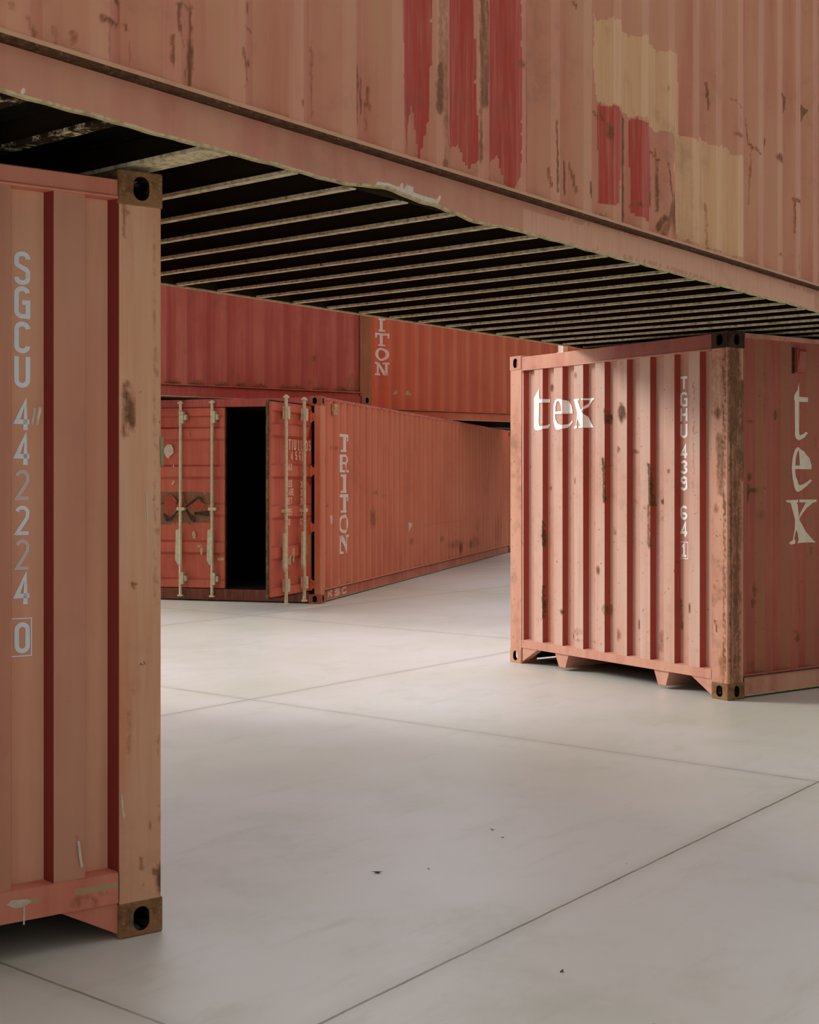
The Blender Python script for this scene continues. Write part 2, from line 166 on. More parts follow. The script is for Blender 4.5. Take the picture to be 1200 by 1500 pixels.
MT['Cdoor'] = paint('paint_orange_door', lin((200, 106, 82)), lin((184, 84, 66)), lin((146, 54, 44)), 23., .9, .35, streak=.3)
MT['Crail'] = paint('paint_orange_rail', lin((206, 122, 98)), lin((184, 92, 74)), lin((120, 66, 46)), 25., .5, .4)
MT['Csill'] = paint('paint_rusty_sill', lin((130, 66, 46)), lin((100, 50, 36)), lin((60, 38, 24)), 27., .8, .6)
MT['Chead'] = paint('paint_plum_header', lin((178, 84, 78)), lin((166, 74, 70)), lin((140, 56, 54)), 29., .3, .2)
MT['D'] = paint('paint_faded_rose', lin((200, 148, 118)), lin((196, 130, 106)), lin((180, 98, 82)), 31., .2, .25, streak=.8, edge=.3, rdark=.72)
MT['Drail'] = paint('paint_faded_rose_rail', lin((196, 142, 116)), lin((190, 124, 106)), lin((176, 98, 84)), 33., .15, .2, streak=.3, rdark=.7)
MT['E'] = paint('paint_plum', lin((180, 104, 90)), lin((170, 82, 74)), lin((156, 62, 60)), 41., .25, .3, streak=.7)
MT['Epost'] = paint('paint_worn_post', lin((158, 100, 68)), lin((134, 82, 56)), lin((90, 60, 40)), 43., 1.2, .8)
MT['F'] = paint('paint_vermilion', lin((206, 116, 86)), lin((200, 104, 76)), lin((180, 76, 56)), 51., .1, .1, streak=.4)
MT['cast'] = rusty('rusted_casting', lin((104, 74, 48)), lin((146, 106, 72)), lin((168, 130, 92)), 1.)
MT['castDark'] = rusty('dark_casting', lin((48, 32, 22)), lin((72, 50, 32)), lin((96, 66, 44)), 2.)
MT['castRose'] = paint('paint_casting_rose', lin((200, 150, 124)), lin((180, 118, 90)), lin((130, 80, 50)), 61., .6, .4)
MT['castOr'] = paint('paint_casting_orange', lin((170, 96, 66)), lin((140, 74, 52)), lin((100, 60, 40)), 63., .8, .5)
MT['hole'] = plain('casting_cavity', lin((22, 15, 10)), lin((34, 22, 14)), .9)
MT['ledge'] = rusty('shade_toned_seam', lin((62, 40, 26)), lin((92, 62, 40)), lin((150, 120, 88)), 5., 1.4)  # dark tone stands in for shade under the wall's bottom overhang
MT['under'] = dusty('shade_toned_underside_steel', lin((46, 34, 22)), lin((222, 208, 172)), 3.)  # body colour darkened to stand in for shade beneath the overhead container
MT['underfl'] = dusty('dusty_rail_flange', lin((118, 100, 68)), lin((198, 182, 142)), 8.)
MT['floorboard'] = plain('shade_toned_floor_boards', lin((18, 14, 10)), lin((30, 24, 18)), .95)  # near-black boards, underside shade put into their colour
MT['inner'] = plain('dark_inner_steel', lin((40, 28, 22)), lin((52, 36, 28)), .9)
MT['galv'] = plain('pale_green_coated_steel', lin((206, 198, 164)), lin((178, 176, 146)), .5, 25)
MT['gasket'] = plain('black_rubber_gasket', lin((22, 20, 14)), lin((60, 56, 34)), .8, 14)
MT['gasket2'] = plain('olive_rubber_gasket', lin((70, 62, 38)), lin((118, 104, 72)), .8, 12)
MT['hinge'] = plain('orange_painted_hinge', lin((206, 108, 80)), lin((170, 70, 54)), .6, 20)
MT['ltA'] = lettering_mat('blue_white_lettering', (222, 230, 238), .2, (206, 150, 130))
MT['ltAf'] = lettering_mat('worn_blue_white_lettering', (208, 190, 186), .5, (210, 156, 134))
MT['ltB'] = lettering_mat('white_lettering', (255, 252, 248), .12, (224, 190, 172))
MT['ltBs'] = lettering_mat('cream_lettering', (228, 214, 194), .15, (196, 156, 134))
MT['ltC'] = lettering_mat('grey_white_lettering', (226, 218, 206), .25, (206, 136, 112))
MT['ltD'] = lettering_mat('small_worn_lettering', (224, 192, 164), .3, (206, 136, 112))
MT['white'] = plain('white_paint_mark', lin((208, 196, 180)), lin((190, 172, 152)), .7)
MT['cream'] = plain('scraped_cream_mark', lin((196, 174, 130)), lin((160, 124, 88)), .7)
MT['moss'] = plain('green_brown_scuff', lin((120, 92, 58)), lin((150, 100, 72)), .8, 40)
MT['green'] = plain('green_paint_scratch', lin((120, 146, 110)), lin((160, 140, 104)), .7)
MT['black'] = plain('black_tar_mark', lin((52, 40, 26)), lin((84, 62, 42)), .8)
MT['redp'] = plain('red_peeled_diamond', lin((172, 82, 62)), lin((140, 66, 48)), .8, 30)
MT['dkred'] = plain('dark_red_scuff', lin((160, 50, 38)), lin((150, 48, 36)), .7)
MT['leaf'] = plain('dry_leaf_brown', lin((96, 78, 44)), lin((70, 54, 32)), .8)
MT['pale'] = plain('pale_painted_block', lin((214, 200, 190)), lin((190, 170, 150)), .6)

PATCH = {'flake': (212, 206, 190), 'red': (178, 66, 56), 'beige': (214, 170, 130), 'pale': (210, 158, 132), 'tan': (178, 126, 84),
         'grime': (122, 92, 64), 'dust': (176, 146, 112), 'beige2': (198, 144, 112)}
DECAL = {'white', 'cream', 'moss', 'green', 'black', 'redp', 'dkred'}

# ------------------------------------------------------------------ mesh builder
class MB:
    def __init__(s):
        s.v = []; s.f = []; s.fm = []; s.deep = []; s.rust = []; s.patch = []; s.mats = []
    def mi(s, m):
        if m not in s.mats: s.mats.append(m)
        return s.mats.index(m)
    def add(s, vs, fs, mat, deep=0.0, rust=None, patch=None):
        o = len(s.v); s.v.extend(vs); i = s.mi(mat)
        s.rust.extend(rust if rust is not None else [0.0]*len(vs))
        s.patch.extend(patch if patch is not None else [(0, 0, 0, 0)]*len(vs))
        for k, f in enumerate(fs):
            s.f.append(tuple(a+o for a in f)); s.fm.append(i)
            s.deep.append(deep[k] if isinstance(deep, (list, tuple)) else deep)
    def box(s, a, b, mat, deep=0.0, down=None):
        x0, y0, z0 = a; x1, y1, z1 = b
        vs = [(x0,y0,z0),(x1,y0,z0),(x1,y1,z0),(x0,y1,z0),(x0,y0,z1),(x1,y0,z1),(x1,y1,z1),(x0,y1,z1)]
        fs = [(0,3,2,1),(4,5,6,7),(0,1,5,4),(1,2,6,5),(2,3,7,6),(3,0,4,7)]
        d = [deep]*6
        if down is not None: d[0] = down
        s.add(vs, fs, mat, d)
    def prism(s, pts, axis, a, b, mat, deep=0.0):
        """closed polygon pts extruded along an axis (0,1,2)"""
        n = len(pts); vs = []
        for t in (a, b):
            for p in pts:
                q = list(p); q.insert(axis, t); vs.append(tuple(q))
        fs = [tuple(range(n))[::-1], tuple(range(n, 2*n))] + [(i, (i+1) % n, n+(i+1) % n, n+i) for i in range(n)]
        s.add(vs, fs, mat, deep)
    def tube(s, p, q, r, mat, n=10):
        p = Vector(p); q = Vector(q); d = (q-p).normalized()
        a = d.orthogonal().normalized(); b = d.cross(a)
        vs = [tuple(c + a*r*math.cos(2*PI*i/n) + b*r*math.sin(2*PI*i/n)) for c in (p, q) for i in range(n)]
        fs = [(i, (i+1) % n, n+(i+1) % n, n+i) for i in range(n)] + [tuple(range(n))[::-1], tuple(range(n, 2*n))]
        s.add(vs, fs, mat)
    def build(s, name, parent=None, bevel=0.0, label=None):
        me = bpy.data.meshes.new(name); me.from_pydata(s.v, [], s.f)
        for m in s.mats: me.materials.append(m)
        me.polygons.foreach_set('material_index', s.fm)
        bmx = bmesh.new(); bmx.from_mesh(me)
        if not getattr(s, 'open', False): bmesh.ops.recalc_face_normals(bmx, faces=bmx.faces)
        bmx.to_mesh(me); bmx.free()
        if any(s.deep):
            at = me.attributes.new('deep', 'FLOAT', 'FACE'); at.data.foreach_set('value', s.deep)
        if any(s.rust):
            at = me.attributes.new('rust', 'FLOAT', 'POINT'); at.data.foreach_set('value', s.rust)
        if any(p[3] for p in s.patch):
            at = me.attributes.new('patch', 'FLOAT_COLOR', 'POINT')
            at.data.foreach_set('color', np.array(s.patch, dtype=np.float32).ravel())
            at = me.attributes.new('patch_mask', 'FLOAT', 'POINT'); at.data.foreach_set('value', [p[3] for p in s.patch])
        o = bpy.data.objects.new(name, me); COL.objects.link(o)
        if parent: o.parent = parent
        if bevel:
            b = o.modifiers.new('bevel', 'BEVEL'); b.width = bevel; b.segments = 2; b.limit_method = 'ANGLE'
        if label: o['label'] = label
        return o

def thing(name, label, cat, loc, ang, z=0.0, group=None):
    o = bpy.data.objects.new(name, None); COL.objects.link(o)
    o.location = (loc[0], loc[1], z); o.rotation_euler = (0, 0, ang)
    o['label'] = label; o['category'] = cat
    if group: o['group'] = group
    o.empty_display_size = .2
    return o

# ------------------------------------------------------------------ faces, profiles, marks
class Face:
    """a vertical face: P = O + U*u + Z*z - N*d"""
    def __init__(s, O, U, N): s.O = Vector(O); s.U = Vector(U); s.N = Vector(N)
    def p(s, u, z, d): return tuple(s.O + s.U*u + Vector((0, 0, z)) - s.N*d)
END = Face((0, 0, 0), (0, 1, 0), (-1, 0, 0))
SIDE = Face((0, 0, 0), (1, 0, 0), (0, -1, 0))

def prof_end(u0, u1, din=.055, dout=.01):
    pts = [(u0, dout), (u0+.022, din)]; u = u0+.1
    while u < u1:
        pts += [(u, din), (u+.018, dout), (u+.124, dout), (u+.142, din)]; u += .248
    pts = [p for p in pts if p[0] < u1-.004]
    return pts + [(u1, pts[-1][1])]
def prof_side(u0, u1, din=.04, dout=.004, phase=.32, pitch=.278):
    k0 = math.floor((u0-phase)/pitch)-1; pts = []; k = k0
    while phase+k*pitch < u1+pitch:
        a = phase+k*pitch
        pts += [(a, din), (a+.068, dout), (a+.142, dout), (a+.210, din)]; k += 1
    def at(u):
        for (a, b), (c, d) in zip(pts, pts[1:]):
            if a <= u <= c: return b+(d-b)*(u-a)/(c-a)
        return din
    mid = [p for p in pts if u0+.004 < p[0] < u1-.004]
    return [(u0, at(u0))] + mid + [(u1, at(u1))]
def at_prof(pr, u):
    for (a, b), (c, d) in zip(pr, pr[1:]):
        if a-1e-6 <= u <= c+1e-6: return b+(d-b)*(u-a)/max(c-a, 1e-9)
    return pr[0][1] if u < pr[0][0] else pr[-1][1]

def wob(u, z):
    return (.6*np.sin(u*61+z*23)+.5*np.sin(z*97-u*31)+.4*np.sin(u*173+z*151))*.004
def eval_rust(marks, u, z):
    r = np.zeros_like(u); uu = u+wob(u, z); zz = z+wob(z, u+3)
    for m in marks:
        if m[0] == 'e':
            _, cu, cz, ru, rz, s = m
            if s <= 0: continue
            ru = max(ru, .009); rz = max(rz, .009)
            d = np.sqrt(((uu-cu)/ru)**2+((zz-cz)/rz)**2)
            r = np.maximum(r, np.clip((1.35-d)/.7, 0, 1)*s)
        elif m[0] == 's':
            _, u0, z0, u1, z1, w, s = m
            L2 = (u1-u0)**2+(z1-z0)**2+1e-9
            t = np.clip(((uu-u0)*(u1-u0)+(zz-z0)*(z1-z0))/L2, 0, 1)
            d = np.hypot(uu-(u0+t*(u1-u0)), zz-(z0+t*(z1-z0)))/max(w, .009)
            r = np.maximum(r, np.clip((1.35-d)/.7, 0, 1)*s)
    return r
def eval_patch(marks, u, z):
    out = np.zeros(u.shape+(4,)); uu = u+wob(u, z)*.8; zz = z+wob(z, u+3)*1.4
    for m in marks:
        if m[0] != 'p' or m[1] in DECAL: continue
        pts = m[2]; ins = np.zeros(u.shape, bool)
        for (x0, y0), (x1, y1) in zip(pts, pts[1:]+pts[:1]):
            if y0 == y1: continue
            c = ((y0 > zz) != (y1 > zz)) & (uu < (x1-x0)*(zz-y0)/(y1-y0)+x0)
            ins ^= c
        near = (u > min(p[0] for p in pts)-.06) & (u < max(p[0] for p in pts)+.06) & (z > min(p[1] for p in pts)-.06) & (z < max(p[1] for p in pts)+.06) & (out[..., 3] == 0)
        out[near, :3] = lin(PATCH[m[1]])[:3]
        out[ins, :3] = lin(PATCH[m[1]])[:3]; out[ins, 3] = 1
    return out

def spans(bps, du, fine=None, coarse=None):
    us = []
    for a, b in zip(bps, bps[1:]):
        d = du
        if fine and (b < fine[0] or a > fine[1]): d = coarse or 10
        n = max(1, int(math.ceil((b-a)/d-1e-6)))
        us += [a+(b-a)*i/n for i in range(n)]
    return us+[bps[-1]]

def panel(mb, face, pr, z0, z1, mat, du=.02, dz=.03, fine=None, finez=None, marks=(), patches=(), deep_l=1.0, deep_r=1.0, dent=None, deep_in=0.0, deep_out=0.0):
    us = spans([p[0] for p in pr], du, fine)
    zb = sorted({z0, z1} | ({max(z0, finez[0]), min(z1, finez[1])} if finez else set()))
    zs = spans(zb, dz, finez, 5)
    Um, Zm = np.meshgrid(us, zs)
    dd = np.array([at_prof(pr, u) for u in us])
    vs = []
    for j, z in enumerate(zs):
        for i, u in enumerate(us):
            d = dd[i] + (dent(u, z) if dent else 0)
            vs.append(face.p(u, z, d))
    n = len(us); fs = []; deep = []
    for i in range(n-1):
        sl = dd[i+1]-dd[i]
        for j in range(len(zs)-1):
            fs.append((j*n+i, j*n+i+1, (j+1)*n+i+1, (j+1)*n+i))
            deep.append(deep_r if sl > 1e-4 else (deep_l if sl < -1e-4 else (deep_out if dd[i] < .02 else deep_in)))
    r = eval_rust(marks, Um, Zm).ravel().tolist() if marks else None
    p = [tuple(x) for x in eval_patch(patches, Um, Zm).reshape(-1, 4)] if patches else None
    mb.open = True
    mb.add(vs, fs, mat, deep, r, p)
    for m in patches:
        if m[0] == 'p' and m[1] in DECAL:
            decal(mb, face, pr, [[m[2]]], MT[m[1]], .0012)

def decal(mb, face, pr, shapes, mat, off=.0015):
    """shapes: list of [outer, hole...] loops in (u,z); laid on the corrugation"""
    bm = bmesh.new()
    for loops in shapes:
        L3 = [[Vector((x, y, 0)) for x, y in lp] for lp in loops]
        tri = tessellate_polygon(L3); flat = [v for lp in L3 for v in lp]
        bv = [bm.verts.new(v) for v in flat]
        for t in tri:
            try: bm.faces.new([bv[i] for i in t])
            except ValueError: pass
    for (u, d) in pr:
        bmesh.ops.bisect_plane(bm, geom=bm.verts[:]+bm.edges[:]+bm.faces[:], plane_co=(u, 0, 0), plane_no=(1, 0, 0), dist=1e-6)
    bm.verts.ensure_lookup_table(); bm.verts.index_update()
    vs = [face.p(v.co.x, v.co.y, at_prof(pr, v.co.x)-off) for v in bm.verts]
    fs = [tuple(v.index for v in f.verts) for f in bm.faces]
    bm.free(); mb.open = True
    mb.add(vs, fs, mat)

# ------------------------------------------------------------------ glyphs
def arc(cx, cy, rx, ry, a0, a1, n=9):
    return [(cx+rx*math.cos(math.radians(a0+(a1-a0)*i/n)), cy+ry*math.sin(math.radians(a0+(a1-a0)*i/n))) for i in range(n+1)]
SANS = { # unit box 1 x 1, strokes drawn along the middle line
 'S': [arc(.5,.8,.4,.14,-10,180)+arc(.35,.66,.25,.1,180,230,3)+arc(.65,.36,.25,.12,50,0,3)+arc(.5,.2,.4,.14,0,-190)],
 'G': [arc(.5,.78,.4,.16,10,180)+arc(.5,.22,.4,.16,180,270)+[(.9,.06),(.9,.5),(.5,.5)]],
 'C': [arc(.5,.78,.4,.16,0,180)+arc(.5,.22,.4,.16,180,360)],
 'U': [[(.1,1)]+arc(.5,.24,.4,.18,180,360)+[(.9,1)]],
 '4': [[(.72,0),(.72,.94),(.1,.28),(1,.28)]],
 '2': [arc(.5,.76,.38,.18,165,0)+[(.85,.6),(.12,.07),(.95,.07)]],
 '0': [arc(.5,.76,.38,.18,0,180)+arc(.5,.24,.38,.18,180,360)+[(.88,.76)]],
 'T': [[(.5,0),(.5,.93)],[(0,.93),(1,.93)]],
 'H': [[(.1,0),(.1,1)],[(.9,0),(.9,1)],[(.1,.5),(.9,.5)]],
 '3': [arc(.5,.76,.38,.18,165,-60)+[(.5,.53)],[(.5,.53)]+arc(.5,.27,.4,.2,60,-165)],
 '9': [arc(.5,.74,.38,.2,0,360)+arc(.5,.24,.38,.18,0,-165)],
 '6': [arc(.5,.26,.38,.2,180,-180)+arc(.5,.76,.38,.18,180,15)],
 '1': [[(.5,0),(.5,.93),(.25,.75)],[(.15,.06),(.85,.06)]],
 '5': [[(.85,.93),(.18,.93),(.15,.55)]+arc(.5,.32,.38,.25,130,-165)],
 '7': [[(.1,.93),(.9,.93),(.4,0)]],
 'A': [[(.05,0),(.5,.95),(.95,0)],[(.2,.32),(.8,.32)]],
 'E': [[(.9,.93),(.12,.93),(.12,.07),(.9,.07)],[(.12,.5),(.75,.5)]],
 'K': [[(.12,0),(.12,1)],[(.88,1),(.12,.42)],[(.4,.6),(.9,0)]],
 'M': [[(.08,0),(.08,.93),(.5,.4),(.92,.93),(.92,0)]],
 'N': [[(.1,0),(.1,.93),(.9,.07),(.9,1)]],
 'W': [[(.0,1),(.25,.07),(.5,.8),(.75,.07),(1,1)]],
 'I': [[(.5,0),(.5,1)]],
 'X': [[(.05,0),(.95,1)],[(.05,1),(.95,0)]],
 'R': [[(.12,0),(.12,.93),(.6,.93)]+arc(.6,.72,.28,.21,90,-90,6)+[(.12,.51)],[(.5,.51),(.92,0)]],
 'L': [[(.12,1),(.12,.07),(.9,.07)]],
}
def stroke(pts, w, ax=1., ay=1.):
    """polyline -> quads with mitred joints; pts already in metres"""
    P = [Vector(p) for p in pts]; q = [P[0]]
    for p in P[1:]:
        if (p-q[-1]).length > 1e-5: q.append(p)
    P = q; n = len(P); Lf = []; Rt = []
    for i in range(n):
        d0 = (P[i]-P[i-1]).normalized() if i else (P[1]-P[0]).normalized()
        d1 = (P[i+1]-P[i]).normalized() if i < n-1 else d0
        m = (d0+d1); m = m.normalized() if m.length > 1e-4 else d0
        no = Vector((-m.y, m.x)); c = max(.45, m.dot(d0)); k = w/2/c
        Lf.append(P[i]+no*k); Rt.append(P[i]-no*k)
    return [[[tuple(Lf[i]), tuple(Lf[i+1]), tuple(Rt[i+1]), tuple(Rt[i])]] for i in range(n-1)]
def sans(ch, ul, ur, zt, zb, wd=.2):
    """ul/ur: coordinates of the glyph's left and right edges as seen"""
    out = []; w = abs(ur-ul)*wd*1.0
    for line in SANS[ch]:
        out += stroke([(ul+(ur-ul)*x, zb+(zt-zb)*y) for x, y in line], w)
    return out
def ell(cx, cy, rx, ry, n=28): return [(cx+rx*math.cos(2*PI*i/n), cy+ry*math.sin(2*PI*i/n)) for i in range(n)]
def rc(a, b, c, d): return [[(a, b), (c, b), (c, d), (a, d)]]
SLAB = {
 'T': [rc(.03,.84,.97,1), rc(.03,.62,.14,.84), rc(.86,.62,.97,.84), rc(.39,.13,.61,.84), rc(.25,0,.75,.13)],
 'I': [rc(.39,.13,.61,.87), rc(.25,.87,.75,1), rc(.25,0,.75,.13)],
 'O': [[ell(.5,.5,.47,.5), ell(.5,.5,.27,.34)]],
 'N': [rc(0,.87,.34,1), rc(.14,.13,.27,.87), rc(0,0,.42,.13), [[(.14,1),(.36,1),(.9,0),(.68,0)]], rc(.74,.0,.87,.87), rc(.6,.87,1,1)],
 'R': [rc(0,.87,.3,1), rc(0,0,.52,.13), rc(.14,.13,.36,.87), [[(.3,1),(.62,1)]+arc(.62,.73,.33,.27,90,-90,10)+[(.36,.46),(.36,.58)]+arc(.56,.73,.16,.14,-90,90,8)+[(.3,.87)]], [[(.5,.46),(.72,.46),(.86,.12),(1,.12),(1,0),(.72,0)]]],
}
TEX = {
 't': [[[(485,105),(488,220),(556,222),(556,258),(487,260),(482,480),(488,512),(505,522),(528,511),(547,493),(556,505),(535,540),(500,560),(468,566),(440,552),(432,530),(430,262),(424,240),(428,212),(450,170),(470,130)]]],
 'e': [[[(573,790),(430,790),(436,850),(460,900),(500,918),(535,905),(556,887),(568,870),(576,880),(550,925),(510,957),(470,971),(440,963),(425,930),(412,860),(405,780),(412,700),(430,640),(450,617),(490,622),(535,652),(563,700),(574,760)],
        [(433,762),(437,700),(448,655),(465,642),(483,662),(494,710),(498,762)]]],
 'x': [[[(375,1030),(460,1028),(460,1048),(443,1050),(484,1168),(548,1050),(488,1048),(488,1028),(600,1028),(598,1046),(582,1050),(492,1180),(580,1350),(595,1370),(450,1372),(450,1353),(474,1350),(438,1262),(424,1335),(434,1352),(430,1374),(395,1380),(390,1362),(414,1342),(428,1250),(430,1185),(396,1052),(377,1046)]]],
}
def fit(shapes, ul, ur, zt, zb, box=None, flip=False):
    a = [p for s in shapes for lp in s for p in lp]
    x0, x1 = min(p[0] for p in a), max(p[0] for p in a); y0, y1 = min(p[1] for p in a), max(p[1] for p in a)
    if box: x0, y0, x1, y1 = box
    def m(p):
        fx = (p[0]-x0)/(x1-x0); fy = (p[1]-y0)/(y1-y0)
        if flip: fy = 1-fy
        return (ul+(ur-ul)*fx, zb+(zt-zb)*fy)
    return [[[m(p) for p in lp] for lp in s] for s in shapes]

# ------------------------------------------------------------------ corner casting
def casting_mesh():
    cx, cy, cz = .178, .162, .118
    def boxm(sx, sy, sz, bev=0):
        bm = bmesh.new(); bmesh.ops.create_cube(bm, size=1)
        bmesh.ops.scale(bm, vec=(sx, sy, sz), verts=bm.verts)
        if bev:
            ed = [e for e in bm.edges if abs((e.verts[0].co-e.verts[1].co).normalized().z) > .9]
            bmesh.ops.bevel(bm, geom=ed, offset=bev, segments=4, affect='EDGES', profile=.5)
            ed = [e for e in bm.edges if abs(e.verts[0].co.z-e.verts[1].co.z) < 1e-5]
            bmesh.ops.bevel(bm, geom=ed, offset=.004, segments=1, affect='EDGES')
        return bm
    def stadium(axis, w, h, l, up):
        bm = bmesh.new(); n = 10; pts = []
        for i in range(n+1): a = PI*i/n; pts.append((w/2*math.cos(a), (h-w)/2+w/2*math.sin(a)))
        for i in range(n+1): a = PI+PI*i/n; pts.append((w/2*math.cos(a), -(h-w)/2+w/2*math.sin(a)))
        rings = []
        for t in (-l, l):
            r = []
            for (p, q) in pts:
                co = (t, p, q) if axis == 0 else ((p, t, q) if axis == 1 else (q, p, t))
                r.append(bm.verts.new(co))
            rings.append(r)
        m = len(pts); bm.faces.new(rings[0]); bm.faces.new(rings[1][::-1])
        for i in range(m): bm.faces.new((rings[0][i], rings[0][(i+1) % m], rings[1][(i+1) % m], rings[1][i]))
        bmesh.ops.recalc_face_normals(bm, faces=bm.faces)
        return bm
    def ob(bm, nm):
        me = bpy.data.meshes.new(nm); bm.to_mesh(me); bm.free()
        o = bpy.data.objects.new(nm, me); COL.objects.link(o); return o
    base = ob(boxm(cx, cy, cz, .014), 'tmp')
    cut = [ob(boxm(cx-.03, cy-.03, cz-.03), 'tmpc'), ob(stadium(0, .058, .082, .2, 0), 'tmpc'), ob(stadium(1, .052, .08, .2, 0), 'tmpc'), ob(stadium(2, .062, .12, .2, 0), 'tmpc')]
    for c in cut:
        m = base.modifiers.new('b', 'BOOLEAN'); m.operation = 'DIFFERENCE'; m.object = c; m.solver = 'EXACT'
    dg = bpy.context.evaluated_depsgraph_get(); dg.update()
    me = bpy.data.meshes.new_from_object(base.evaluated_get(dg))
    for o in [base]+cut: bpy.data.objects.remove(o)
    me.materials.clear(); me.materials.append(None); me.materials.append(MT['hole'])
    for p in me.polygons:
        c = p.center
        inside = abs(c.x) < cx/2-.006 and abs(c.y) < cy/2-.006 and abs(c.z) < cz/2-.006
        p.material_index = 1 if inside else 0
    return me
CAST = casting_mesh()
CASTM = {}
def casting(parent, x, y, z, mat):
    if mat.name not in CASTM:
        me = CAST.copy(); me.materials[0] = mat; CASTM[mat.name] = me
    o = bpy.data.objects.new('corner_casting', CASTM[mat.name]); COL.objects.link(o)
    o.parent = parent; o.location = (x, y, z)
    return o

# ------------------------------------------------------------------ container
def post(parent, L, x, y, mat, marks_end=None, marks_side=None, dz=.05, label=None, w=.158, we=None):
    we = we or w
    """x,y corner flags 0/1"""
    mb = MB()
    sx = 1 if x == 0 else -1; sy = 1 if y == 0 else -1
    X = 0 if x == 0 else L; Y = 0 if y == 0 else W
    i = .004; c = .012
    # section, from the side face inner edge round to the end face inner edge
    ns = 9 if dz < .1 else 2
    sa = [(w+(i+c-w)*q/ns, i) for q in range(ns+1)]; sb = [(i, i+c+(we-i-c)*q/ns) for q in range(ns+1)]
    sec = [(w, i+.03)] + sa + [(i+.004, i+.004)] + sb + [(i+.03, we), (i+.03, i+.06), (i+.06, i+.03)]
    kc = ns+2
    zs = spans([.118, H-.118], dz)
    n = len(sec); vs = []; rust = []
    for z in zs:
        for k, (a, b) in enumerate(sec):
            vs.append((X+sx*a, Y+sy*b, z))
            r = 0.0
            if marks_end and (k >= kc): r = max(r, float(eval_rust(marks_end, np.array([b]), np.array([z]))[0]))
            if marks_side and (k <= kc): r = max(r, float(eval_rust(marks_side, np.array([a]), np.array([z]))[0]))
            rust.append(r)
    fs = []
    for j in range(len(zs)-1):
        for k in range(n):
            k2 = (k+1) % n
            fs.append((j*n+k, j*n+k2, (j+1)*n+k2, (j+1)*n+k))
    fs += [tuple(range(n))[::-1], tuple(range((len(zs)-1)*n, len(zs)*n))]
    mb.add(vs, fs, mat, 0.0, rust)
    if marks_end and parent.get('_pd'):
        pass
    return mb.build('corner_post', parent, label=label)

